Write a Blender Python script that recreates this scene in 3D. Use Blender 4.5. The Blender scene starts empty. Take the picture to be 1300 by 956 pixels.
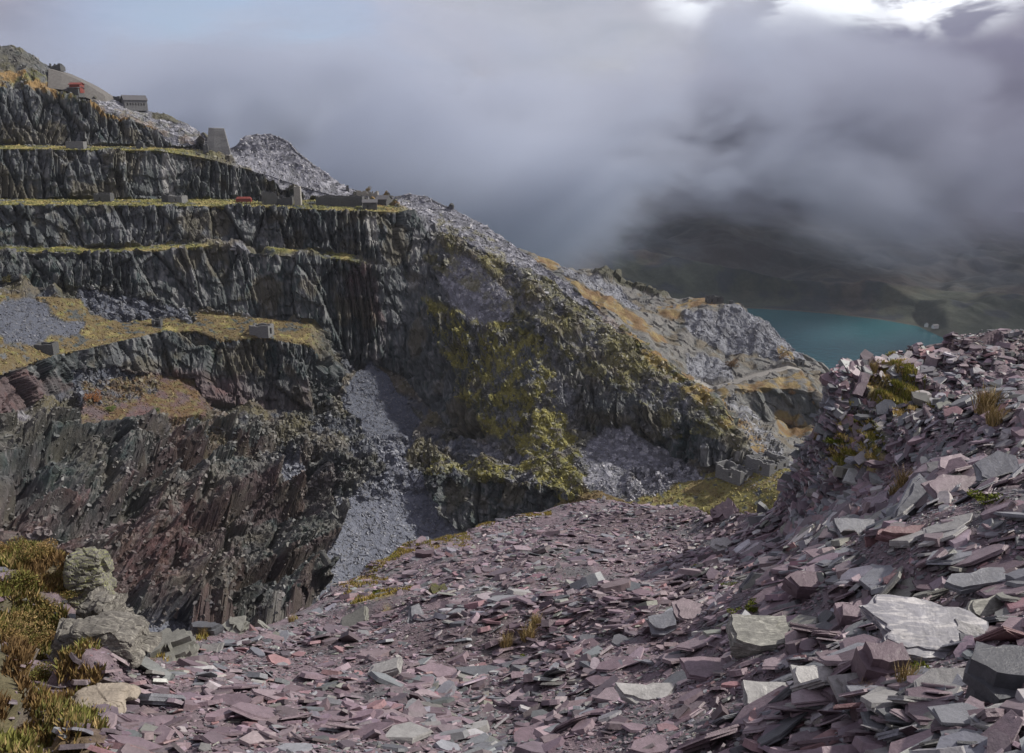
EXPOSURE = 0.46
SUN_AZ_D, SUN_EL_D, SUN_E, SUN_ANG = 78.0, 41.0, 3.5, 2.0
HAZE = 0.00005
CLOUD_D, CLOUD_BASE, CLOUD_TOP, CLOUD_Y0, CLOUD_STEP = 0.0200, -130.0, 200.0, 1000.0, 0.6
import bpy, math, random
import numpy as np
from math import radians, tan, atan, cos, sin, pi
from mathutils import Matrix, Vector, Quaternion
random.seed(7)
C = bpy.context.scene.collection
F, PITCH, CX, CY = 1126.0, radians(15.3), 650.0, 478.0

# ------------------------------------------------------------------ survey helpers: bearing + distance -> point
def bearing(px, py):
    px = np.asarray(px, float); py = np.asarray(py, float)
    a = (px-CX)/F; b = (CY-py)/F
    return np.stack([a, cos(PITCH)+b*sin(PITCH), -sin(PITCH)+b*cos(PITCH)], -1)
def at(px, py, r):
    d = bearing(px, py)
    h = np.hypot(d[..., 0], d[..., 1])
    return d*(np.asarray(r, float)/h)[..., None]
def project(P):
    f = P[..., 1]*cos(PITCH)-P[..., 2]*sin(PITCH)
    u = P[..., 1]*sin(PITCH)+P[..., 2]*cos(PITCH)
    f = np.maximum(f, 1e-3)
    return CX+F*P[..., 0]/f, CY-F*u/f

# ------------------------------------------------------------------ noise
def _h(ix, iy, iz, s):
    with np.errstate(over='ignore'):
        n = (ix.astype(np.int64)*73856093) ^ (iy.astype(np.int64)*19349663) ^ (iz.astype(np.int64)*83492791) ^ (s*2654435761)
        n = n & 0xffffffff
        n = ((n ^ (n >> 15))*2246822519) & 0xffffffff
        n = ((n ^ (n >> 13))*3266489917) & 0xffffffff
        n = n ^ (n >> 16)
    return n.astype(np.float64)/4294967296.0
def vn(x, y, z, s=0):
    x0, y0, z0 = np.floor(x), np.floor(y), np.floor(z)
    fx, fy, fz = x-x0, y-y0, z-z0
    fx = fx*fx*(3-2*fx); fy = fy*fy*(3-2*fy); fz = fz*fz*(3-2*fz)
    r = 0
    for i in (0, 1):
        wx = fx if i else 1-fx
        for j in (0, 1):
            wy = fy if j else 1-fy
            for k in (0, 1):
                wz = fz if k else 1-fz
                r = r+wx*wy*wz*_h(x0+i, y0+j, z0+k, s)
    return r*2-1
def fbm(x, y, z, o=4, s=0, g=.5):
    r, a, f = 0, 1.0, 1.0
    for i in range(o):
        r = r+a*vn(x*f+i*17.3, y*f-i*9.1, z*f+i*5.7, s+i); a *= g; f *= 2.03
    return r
def voro(x, y, z, s=0):
    """distance to the nearest two cell points, and the cell's own random number"""
    x0, y0, z0 = np.floor(x), np.floor(y), np.floor(z)
    f1 = np.full(x.shape, 9.0); f2 = f1.copy(); cid = np.zeros(x.shape)
    for i in (-1, 0, 1):
        for j in (-1, 0, 1):
            for k in (-1, 0, 1):
                a, b, c = x0+i, y0+j, z0+k
                d = (a+_h(a, b, c, s)-x)**2+(b+_h(a, b, c, s+1)-y)**2+(c+_h(a, b, c, s+2)-z)**2
                m = d < f1
                f2 = np.where(m, f1, np.minimum(f2, d))
                cid = np.where(m, _h(a, b, c, s+3), cid); f1 = np.where(m, d, f1)
    return np.sqrt(f1), np.sqrt(f2), cid
def sm(x, a, b):
    t = np.clip((x-a)/(b-a), 0, 1); return t*t*(3-2*t)
def blur(A, n=1):
    for _ in range(n):
        B = np.pad(A, 1, mode='edge')
        A = (B[:-2, 1:-1]+B[2:, 1:-1]+B[1:-1, :-2]+B[1:-1, 2:]+2*A)/6
    return A
def poly(px, py, pts):
    ins = np.zeros(px.shape, bool); n = len(pts)
    for i in range(n):
        x1, y1 = pts[i]; x2, y2 = pts[(i+1) % n]
        if y1 == y2: continue
        c = ((y1 > py) != (y2 > py)) & (px < (x2-x1)*(py-y1)/(y2-y1)+x1)
        ins ^= c
    return ins.astype(float)
def mix(a, b, t):
    return a*(1-t[..., None])+np.asarray(b)*t[..., None]

# ------------------------------------------------------------------ meshes
def mesh_arrays(name, V, loops, starts, totals, mat, col=None, smooth=False):
    me = bpy.data.meshes.new(name)
    me.vertices.add(len(V)); me.vertices.foreach_set('co', np.ascontiguousarray(V, np.float32).ravel())
    me.loops.add(len(loops)); me.loops.foreach_set('vertex_index', np.ascontiguousarray(loops, np.int32))
    me.polygons.add(len(starts)); me.polygons.foreach_set('loop_start', np.ascontiguousarray(starts, np.int32))
    me.polygons.foreach_set('loop_total', np.ascontiguousarray(totals, np.int32))
    me.update(calc_edges=True)
    me.polygons.foreach_set('use_smooth', np.full(len(starts), smooth))
    if col is not None:
        a = me.color_attributes.new('Col', 'FLOAT_COLOR', 'POINT')
        a.data.foreach_set('color', np.ascontiguousarray(np.concatenate([col, np.ones((len(col), 1))], 1), np.float32).ravel())
    if mat: me.materials.append(mat)
    return me
def link(name, me, parent=None, **tags):
    o = bpy.data.objects.new(name, me); C.objects.link(o)
    if parent: o.parent = parent
    for k, v in tags.items(): o[k] = v
    return o
def grid_mesh(name, P, mat, col, smooth=True):
    R, K = P.shape[:2]
    i = np.arange(R*K).reshape(R, K)
    q = np.stack([i[:-1, :-1], i[1:, :-1], i[1:, 1:], i[:-1, 1:]], -1).reshape(-1, 4)
    return mesh_arrays(name, P.reshape(-1, 3), q.ravel(), np.arange(len(q))*4, np.full(len(q), 4), mat, col.reshape(-1, 3), smooth)
def normals(P):
    du = np.gradient(P, axis=1); dv = np.gradient(P, axis=0)
    n = np.cross(dv, du); n /= np.linalg.norm(n, axis=-1, keepdims=True)+1e-9
    n *= np.where((n*(-P)).sum(-1, keepdims=True) < 0, -1, 1) if False else 1
    return n
def loft(rows, pxs, ns):
    """rows: lists of (px, py, distance) surveyed along the hillside, or callables of the row before; ns: strips between them"""
    L = []
    for rw in rows:
        if callable(rw): L.append(rw(L)); continue
        a = np.array(rw, float)
        py = np.interp(pxs, a[:, 0], a[:, 1]); r = np.interp(pxs, a[:, 0], a[:, 2])
        L.append(at(pxs, py, r))
    out, rid = [], []
    for k in range(len(L)-1):
        for s in range(ns[k]):
            t = s/ns[k]; out.append(L[k]*(1-t)+L[k+1]*t); rid.append(k+t)
    out.append(L[-1]); rid.append(len(L)-1.0)
    return np.stack(out), np.array(rid)

# ------------------------------------------------------------------ materials
def nodes(name):
    m = bpy.data.materials.new(name); m.use_nodes = True
    nt = m.node_tree; b = nt.nodes['Principled BSDF']
    return m, nt, b
def N(nt, t, **kw):
    n = nt.nodes.new(t)
    for k, v in kw.items():
        if k in n.inputs: n.inputs[k].default_value = v
        else: setattr(n, k, v)
    return n
def mat_rock(name, color=None, scale=1.0, bump=.3, bdist=.1, rough=.6, var=.35, stretch=(1, 1, 1), rnd=0.0, streak=None, spec=.4):
    m, nt, b = nodes(name); L = nt.links.new
    tc = N(nt, 'ShaderNodeTexCoord'); mp = N(nt, 'ShaderNodeMapping'); mp.inputs['Scale'].default_value = stretch
    L(tc.outputs['Object'], mp.inputs['Vector'])
    n1 = N(nt, 'ShaderNodeTexNoise', Scale=scale, Detail=6.0, Roughness=.65)
    n2 = N(nt, 'ShaderNodeTexNoise', Scale=scale*7.3, Detail=4.0, Roughness=.7)
    L(mp.outputs[0], n1.inputs['Vector']); L(mp.outputs[0], n2.inputs['Vector'])
    r1 = N(nt, 'ShaderNodeMapRange'); r1.inputs['From Min'].default_value = .3; r1.inputs['From Max'].default_value = .7
    r1.inputs['To Min'].default_value = 1-var; r1.inputs['To Max'].default_value = 1+var
    r2 = N(nt, 'ShaderNodeMapRange'); r2.inputs['From Min'].default_value = .3; r2.inputs['From Max'].default_value = .7
    r2.inputs['To Min'].default_value = 1-var*.8; r2.inputs['To Max'].default_value = 1+var*.8
    L(n1.outputs['Fac'], r1.inputs['Value']); L(n2.outputs['Fac'], r2.inputs['Value'])
    mu = N(nt, 'ShaderNodeMath', operation='MULTIPLY'); L(r1.outputs[0], mu.inputs[0]); L(r2.outputs[0], mu.inputs[1])
    vm = N(nt, 'ShaderNodeVectorMath', operation='SCALE')
    if color is None:
        at_ = N(nt, 'ShaderNodeAttribute', attribute_name='Col'); L(at_.outputs['Color'], vm.inputs[0])
    else:
        rgb = N(nt, 'ShaderNodeRGB'); rgb.outputs[0].default_value = (*color, 1); src = rgb.outputs[0]
        if streak:
            n3 = N(nt, 'ShaderNodeTexNoise', Scale=scale*2.2, Detail=5.0, Roughness=.6, Distortion=1.2)
            mp3 = N(nt, 'ShaderNodeMapping'); mp3.inputs['Scale'].default_value = (.8, 4, 4); mp3.inputs['Rotation'].default_value = (0, 0, .7)
            L(tc.outputs['Object'], mp3.inputs['Vector']); L(mp3.outputs[0], n3.inputs['Vector'])
            cr = N(nt, 'ShaderNodeMapRange'); cr.inputs['From Min'].default_value = .5; cr.inputs['From Max'].default_value = .62
            L(n3.outputs['Fac'], cr.inputs['Value'])
            mx = N(nt, 'ShaderNodeMix', data_type='RGBA'); L(cr.outputs[0], mx.inputs[0]); L(src, mx.inputs[6]); mx.inputs[7].default_value = (*streak, 1)
            src = mx.outputs[2]
        L(src, vm.inputs[0])
    fac = mu.outputs[0]
    if rnd:
        oi = N(nt, 'ShaderNodeObjectInfo'); rr = N(nt, 'ShaderNodeMapRange'); rr.inputs['To Min'].default_value = 1-rnd; rr.inputs['To Max'].default_value = 1+rnd
        L(oi.outputs['Random'], rr.inputs['Value']); m3 = N(nt, 'ShaderNodeMath', operation='MULTIPLY'); L(fac, m3.inputs[0]); L(rr.outputs[0], m3.inputs[1]); fac = m3.outputs[0]
    L(fac, vm.inputs['Scale']); L(vm.outputs[0], b.inputs['Base Color'])
    ad = N(nt, 'ShaderNodeMath', operation='MULTIPLY_ADD'); L(n2.outputs['Fac'], ad.inputs[0]); ad.inputs[1].default_value = .35; L(n1.outputs['Fac'], ad.inputs[2])
    bp = N(nt, 'ShaderNodeBump', Strength=bump, Distance=bdist); L(ad.outputs[0], bp.inputs['Height']); L(bp.outputs[0], b.inputs['Normal'])
    b.inputs['Roughness'].default_value = rough; b.inputs['Specular IOR Level'].default_value = spec
    return m
# ------------------------------------------------------------------ camera, sun, sky
sc = bpy.context.scene
cam = bpy.data.cameras.new('camera'); co = bpy.data.objects.new('camera', cam); C.objects.link(co)
cam.sensor_fit = 'HORIZONTAL'; cam.angle = 2*atan(650/F); co.rotation_euler = (pi/2-PITCH, 0, 0)
cam.clip_start = .1; cam.clip_end = 30000
sc.camera = co
sc.view_settings.view_transform = 'Standard'; sc.view_settings.look = 'None'; sc.view_settings.gamma = 1
sc.view_settings.exposure = EXPOSURE
try:
    sc.cycles.use_denoising = True
    sc.cycles.max_bounces = 6; sc.cycles.diffuse_bounces = 2; sc.cycles.glossy_bounces = 1; sc.cycles.volume_bounces = 2
    sc.cycles.transparent_max_bounces = 8; sc.cycles.volume_max_steps = 256; sc.cycles.volume_step_rate = 1.0
    sc.cycles.use_adaptive_sampling = True; sc.cycles.adaptive_threshold = .02
except Exception: pass
SUN_AZ, SUN_EL = radians(SUN_AZ_D), radians(SUN_EL_D)     # azimuth clockwise from +Y (north)
sd = Vector((sin(SUN_AZ)*cos(SUN_EL), cos(SUN_AZ)*cos(SUN_EL), sin(SUN_EL)))
sl = bpy.data.lights.new('sun', 'SUN'); sl.energy = SUN_E; sl.angle = radians(SUN_ANG); sl.color = (1, .94, .86)
so = bpy.data.objects.new('sun', sl); C.objects.link(so); so.rotation_euler = (-sd).to_track_quat('-Z', 'Y').to_euler()
w = bpy.data.worlds.new('World'); sc.world = w; w.use_nodes = True
nt = w.node_tree; L = nt.links.new; bg = nt.nodes['Background']; bg.inputs['Strength'].default_value = 1
sky = N(nt, 'ShaderNodeTexSky', sky_type='NISHITA', sun_disc=False, sun_elevation=SUN_EL, sun_rotation=SUN_AZ, altitude=400.0, air_density=1.0, dust_density=1.5)
sk = N(nt, 'ShaderNodeVectorMath', operation='SCALE'); L(sky.outputs[0], sk.inputs[0]); sk.inputs['Scale'].default_value = .075
tc = N(nt, 'ShaderNodeTexCoord')
# cloud layer: noise over the sky directions, flattened towards the horizon
def wn(scale, detail, rough, loc, stretch=(1, 1, 1), dist=.0):
    mp = N(nt, 'ShaderNodeMapping'); mp.inputs['Scale'].default_value = stretch; mp.inputs['Location'].default_value = loc
    L(tc.outputs['Generated'], mp.inputs['Vector'])
    n = N(nt, 'ShaderNodeTexNoise', Scale=scale, Detail=detail, Roughness=rough, Distortion=dist); L(mp.outputs[0], n.inputs['Vector']); return n.outputs['Fac']
def wr(src, a, b, c=0., d=1.):
    n = N(nt, 'ShaderNodeMapRange', interpolation_type='SMOOTHSTEP'); n.inputs['From Min'].default_value = a; n.inputs['From Max'].default_value = b
    n.inputs['To Min'].default_value = c; n.inputs['To Max'].default_value = d; L(src, n.inputs['Value']); return n.outputs[0]
def wm(op, a, b):
    n = N(nt, 'ShaderNodeMath', operation=op)
    for i, v in enumerate((a, b)):
        if isinstance(v, (int, float)): n.inputs[i].default_value = v
        else: L(v, n.inputs[i])
    return n.outputs[0]
def wmix(f, a, b):
    n = N(nt, 'ShaderNodeMix', data_type='RGBA')
    if isinstance(f, float): n.inputs[0].default_value = f
    else: L(f, n.inputs[0])
    for i, v in ((6, a), (7, b)):
        if isinstance(v, tuple): n.inputs[i].default_value = (*v, 1)
        else: L(v, n.inputs[i])
    return n.outputs[2]
def lobe(px, py, a0, a1):
    """1 near the sky direction seen at (px, py), falling to 0; angles in degrees"""
    d = bearing(px, py); d = d/np.linalg.norm(d)
    n = N(nt, 'ShaderNodeVectorMath', operation='DOT_PRODUCT'); L(tc.outputs['Generated'], n.inputs[0]); n.inputs[1].default_value = tuple(d)
    return wr(n.outputs['Value'], cos(radians(a1)), cos(radians(a0)))
soft = wn(3.2, 5, .5, (3.1, .4, 1.7), (1, 1, 2.6), .25)
fine = wn(9.0, 6, .55, (7.1, 2.4, .7), (1, 1, 3.0), .35)
mott = wm('ADD', wm('MULTIPLY', soft, .7), wm('MULTIPLY', fine, .3))
base = wmix(wr(mott, .36, .62), (.17, .17, .225), (.40, .37, .42))
# thinner cloud low on the left, where blue shows through
thin = wm('MULTIPLY', lobe(330, 120, 2, 15), wr(mott, .62, .44, .45, 1.))
base = wmix(wm('MULTIPLY', thin, .8), base, (.34, .44, .62))
# heavy dark bank to the right
dark = wm('MULTIPLY', lobe(1150, 150, 2, 14), wr(fine, .62, .44, .45, 1.))
base = wmix(wm('MULTIPLY', dark, 1.), base, (.10, .10, .17))
# high bright break in the cloud towards the sun
gap = wm('MULTIPLY', wm('ADD', wm('ADD', lobe(900, -45, .5, 4.6), lobe(1010, -50, .5, 5.4)), wm('ADD', lobe(1130, -48, .5, 5.0), lobe(1230, -45, .5, 4.5))), wr(fine, .40, .54, .12, 1.))
base = wmix(wm('MINIMUM', gap, 1.), base, (.95, .97, 1.02))
blue = wr(wn(2.1, 3, .5, (1, 5, 2)), .52, .66, 0., .35)
allc = wmix(blue, base, sk.outputs[0])
L(allc, bg.inputs['Color'])

# ------------------------------------------------------------------ air and low cloud
def box_mesh(name, lo, hi, mat=None):
    x0, y0, z0 = lo; x1, y1, z1 = hi
    v = np.array([(x0, y0, z0), (x1, y0, z0), (x1, y1, z0), (x0, y1, z0), (x0, y0, z1), (x1, y0, z1), (x1, y1, z1), (x0, y1, z1)], float)
    f = [(0, 3, 2, 1), (4, 5, 6, 7), (0, 1, 5, 4), (1, 2, 6, 5), (2, 3, 7, 6), (3, 0, 4, 7)]
    return mesh_arrays(name, v, np.array(f).ravel(), np.arange(6)*4, np.full(6, 4), mat)
if HAZE > 0:
    hm = bpy.data.materials.new('haze'); hm.use_nodes = True; nt = hm.node_tree
    nt.nodes.remove(nt.nodes['Principled BSDF'])
    pv = N(nt, 'ShaderNodeVolumePrincipled'); pv.inputs['Color'].default_value = (.80, .86, .95, 1); pv.inputs['Density'].default_value = HAZE; pv.inputs['Anisotropy'].default_value = .2
    nt.links.new(pv.outputs[0], nt.nodes['Material Output'].inputs['Volume'])
    link('haze', box_mesh('haze', (-3600, -400, -400), (4400, 4600, 330), hm), kind='stuff', label='thin blue haze filling the quarry and the valley', category='haze')
# low cloud lying on the mountain beyond the lake: a lumpy closed body, thinning to nothing towards its edges
def cloud_body():
    nx, ny = 60, 34
    xs = np.linspace(-1900, 3300, nx); ys = np.linspace(CLOUD_Y0, 3900, ny)
    X, Y = np.meshgrid(xs, ys)
    edge = np.minimum(np.minimum((X-xs[0])/260, (xs[-1]-X)/260), np.minimum((Y-ys[0])/160, (ys[-1]-Y)/260)); edge = sm(edge, 0, 1)
    n = fbm(X/420, Y/420, X*0+1.3, 4, 50)
    sh = sm(-X, -300, 250)*-120
    bot = CLOUD_BASE-30+n*26+sh
    top = bot+edge*(CLOUD_TOP+140-CLOUD_BASE+fbm(X/500, Y/500, X*0+7.7, 4, 60)*90)+2
    A = np.stack([X, Y, bot], -1); B = np.stack([X, Y, top], -1)
    V = np.concatenate([A.reshape(-1, 3), B.reshape(-1, 3)]); o = nx*ny
    i = np.arange(o).reshape(ny, nx); f = []
    q = np.stack([i[:-1, :-1], i[:-1, 1:], i[1:, 1:], i[1:, :-1]], -1).reshape(-1, 4)
    f = np.concatenate([q[:, ::-1], q+o])
    rim = list(i[0, :])+list(i[1:, -1])+list(i[-1, -2::-1])+list(i[-2:0:-1, 0])
    r = np.array(rim); s = np.roll(r, -1)
    f = np.concatenate([f, np.stack([r, s, s+o, r+o], -1)])
    return V, f
if CLOUD_D > 0:
    V, f = cloud_body()
    cm = bpy.data.materials.new('cloud'); cm.use_nodes = True; nt = cm.node_tree; L = nt.links.new
    nt.nodes.remove(nt.nodes['Principled BSDF'])
    pv = N(nt, 'ShaderNodeVolumePrincipled'); pv.inputs['Color'].default_value = (.50, .53, .66, 1); pv.inputs['Anisotropy'].default_value = .3
    tc = N(nt, 'ShaderNodeTexCoord'); mp = N(nt, 'ShaderNodeMapping'); mp.inputs['Scale'].default_value = (.0016, .0011, .0034); L(tc.outputs['Object'], mp.inputs['Vector'])
    n1 = N(nt, 'ShaderNodeTexNoise', Scale=1.5, Detail=6.0, Roughness=.62, Distortion=.6); L(mp.outputs[0], n1.inputs['Vector'])
    sx = N(nt, 'ShaderNodeSeparateXYZ'); L(tc.outputs['Object'], sx.inputs[0])
    zr = N(nt, 'ShaderNodeMapRange', interpolation_type='SMOOTHSTEP'); zr.inputs['From Min'].default_value = CLOUD_BASE-70; zr.inputs['From Max'].default_value = CLOUD_BASE+170
    xr = N(nt, 'ShaderNodeMapRange', interpolation_type='SMOOTHSTEP'); xr.inputs['From Min'].default_value = 300; xr.inputs['From Max'].default_value = -250
    xr.inputs['To Max'].default_value = 120; L(sx.outputs['X'], xr.inputs['Value'])
    za = N(nt, 'ShaderNodeMath', operation='ADD'); L(sx.outputs['Z'], za.inputs[0]); L(xr.outputs[0], za.inputs[1]); L(za.outputs[0], zr.inputs['Value'])
    zt = N(nt, 'ShaderNodeMapRange', interpolation_type='SMOOTHSTEP'); zt.inputs['From Min'].default_value = CLOUD_TOP; zt.inputs['From Max'].default_value = CLOUD_TOP-290
    zb = N(nt, 'ShaderNodeMath', operation='MULTIPLY_ADD'); L(n1.outputs['Fac'], zb.inputs[0]); zb.inputs[1].default_value = -420; zb.inputs[2].default_value = 210
    zc = N(nt, 'ShaderNodeMath', operation='ADD'); L(zb.outputs[0], zc.inputs[0]); L(sx.outputs['Z'], zc.inputs[1]); L(zc.outputs[0], zt.inputs['Value'])
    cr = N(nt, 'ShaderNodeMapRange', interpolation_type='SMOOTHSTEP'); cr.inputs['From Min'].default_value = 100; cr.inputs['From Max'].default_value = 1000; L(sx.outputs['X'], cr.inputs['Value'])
    cx = N(nt, 'ShaderNodeMix', data_type='RGBA'); L(cr.outputs[0], cx.inputs[0]); cx.inputs[6].default_value = (.68, .74, .86, 1); cx.inputs[7].default_value = (.24, .24, .35, 1); L(cx.outputs[2], pv.inputs['Color'])  # darker to the right: a thicker cloud's shade put into the volume colour
    nr = N(nt, 'ShaderNodeMapRange', interpolation_type='SMOOTHSTEP'); nr.inputs['From Min'].default_value = .44; nr.inputs['From Max'].default_value = .60; L(n1.outputs['Fac'], nr.inputs['Value'])
    ml = N(nt, 'ShaderNodeMath', operation='MULTIPLY'); L(zr.outputs[0], ml.inputs[0]); L(nr.outputs[0], ml.inputs[1])
    ml3 = N(nt, 'ShaderNodeMath', operation='MULTIPLY'); L(ml.outputs[0], ml3.inputs[0]); L(zt.outputs[0], ml3.inputs[1])
    ml2 = N(nt, 'ShaderNodeMath', operation='MULTIPLY'); L(ml3.outputs[0], ml2.inputs[0]); ml2.inputs[1].default_value = CLOUD_D
    L(ml2.outputs[0], pv.inputs['Density']); L(pv.outputs[0], nt.nodes['Material Output'].inputs['Volume'])
    try: cm.cycles.volume_step_rate = CLOUD_STEP
    except Exception: pass
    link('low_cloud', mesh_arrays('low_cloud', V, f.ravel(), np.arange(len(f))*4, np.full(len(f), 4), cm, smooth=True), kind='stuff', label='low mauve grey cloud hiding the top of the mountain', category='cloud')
# ------------------------------------------------------------------ far valley, mountain and lake
LAKE_Z = -280.0
def far_valley():
    pxs = np.arange(-500, 1900, 4.0)
    def beyond(L): return None
    shore = [(-500, 395), (600, 395), (800, 393), (945, 391), (1000, 394), (1060, 399), (1120, 406), (1165, 414), (1200, 430), (1260, 436), (1300, 432), (1900, 430)]
    sp = np.interp(pxs, [a for a, b in shore], [b for a, b in shore])
    d = bearing(pxs, sp); rs = LAKE_Z/(d[:, 2]/np.hypot(d[:, 0], d[:, 1]))
    srow = at(pxs, sp, rs)
    def row(pts):
        a = np.array(pts, float); return at(pxs, np.interp(pxs, a[:, 0], a[:, 1]), np.interp(pxs, a[:, 0], a[:, 2]))
    top = row([(-500, 232, 2900), (600, 225, 2900), (760, 200, 2900), (900, 180, 2850), (1050, 208, 2700), (1200, 243, 2500), (1300, 275, 2350), (1500, 340, 2200), (1900, 380, 2100)])
    back = top*1.25; back[:, 2] = top[:, 2]-160
    mid = row([(-500, 250, 2400), (600, 250, 2300), (900, 262, 2250), (1100, 290, 2150), (1300, 340, 2000), (1900, 395, 1900)])
    foot = row([(-500, 330, 1800), (600, 330, 1800), (800, 338, 1760), (900, 345, 1730), (1000, 362, 1650), (1100, 372, 1640), (1300, 396, 1620), (1900, 410, 1620)])
    knoll = row([(-500, 350, 1650), (600, 345, 1650), (780, 345, 1640), (860, 346, 1600), (950, 360, 1560), (1040, 374, 1570), (1300, 408, 1500), (1900, 418, 1500)])
    low = srow*1.04; low[:, 2] = LAKE_Z+9
    under = srow*.97; under[:, 2] = LAKE_Z-6
    near = srow*.33; near[:, 2] = LAKE_Z-12
    rows = [lambda L: back, lambda L: top, lambda L: mid, lambda L: foot, lambda L: knoll, lambda L: low, lambda L: srow, lambda L: under, lambda L: near]
    P, rid = loft(rows, pxs, [12, 70, 90, 30, 34, 8, 5, 8])
    X, Y, Z = P[..., 0], P[..., 1], P[..., 2]
    a = sm(rid, 0, 1.2)*sm(-rid, -5.6, -4.2); a = a[:, None]
    n = fbm(X/330, Y/330, Z/330, 5, 3); gully = 1-np.abs(fbm(X/150+n, Y/260, Z/400, 4, 9))
    P = P.copy(); P[..., 2] += a*(n*38+gully*20-12)+sm(-rid, -5.9, -5)[:, None]*fbm(X/60, Y/60, Z/60, 3, 12)*5
    u = fbm(X/140, Y/140, Z/90, 5, 21); v = fbm(X/40, Y/40, Z/30, 4, 31)
    col = mix(np.ones(P.shape)*np.array((.022, .028, .034)), (.034, .030, .032), sm(u, -.1, .5))
    col = mix(col, (.055, .055, .055), sm(v+gully*.4, .35, .8)*.8)
    low_ = sm(rid, 2.7, 3.4)[:, None]+0*X
    col = mix(col, (.10, .075, .06), low_*sm(u+v*.6, -.25, .35)*.85)
    col = mix(col, (.055, .065, .035), low_*sm(v-u, .1, .5)*.6)
    col = mix(col, (.09, .075, .055), (rid >= 6)[:, None]*np.ones(X.shape))
    m = mat_rock('mountain', None, .02, .5, 6, .9, .3)
    link('mountain', grid_mesh('mountain', P, m, col), kind='structure')
far_valley()
def lake():
    m, nt, b = nodes('water'); L = nt.links.new
    b.inputs['Base Color'].default_value = (.03, .13, .15, 1); b.inputs['Roughness'].default_value = .22; b.inputs['Specular IOR Level'].default_value = .4
    tc = N(nt, 'ShaderNodeTexCoord'); n = N(nt, 'ShaderNodeTexNoise', Scale=.06, Detail=5.0, Roughness=.6); L(tc.outputs['Object'], n.inputs['Vector'])
    n2 = N(nt, 'ShaderNodeTexNoise', Scale=.004, Detail=3.0); L(tc.outputs['Object'], n2.inputs['Vector'])
    r = N(nt, 'ShaderNodeMapRange'); r.inputs['To Min'].default_value = .12; r.inputs['To Max'].default_value = .34; L(n2.outputs['Fac'], r.inputs['Value']); L(r.outputs[0], b.inputs['Roughness'])
    bp = N(nt, 'ShaderNodeBump', Strength=.35, Distance=1.5); L(n.outputs['Fac'], bp.inputs['Height']); L(bp.outputs[0], b.inputs['Normal'])
    X, Y = np.meshgrid(np.linspace(-2500, 3500, 40), np.linspace(420, 1900, 12))
    P = np.stack([X, Y, X*0+LAKE_Z], -1)[::-1]
    link('lake', grid_mesh('lake', P, m, np.ones(P.shape)), kind='structure')
lake()

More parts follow.
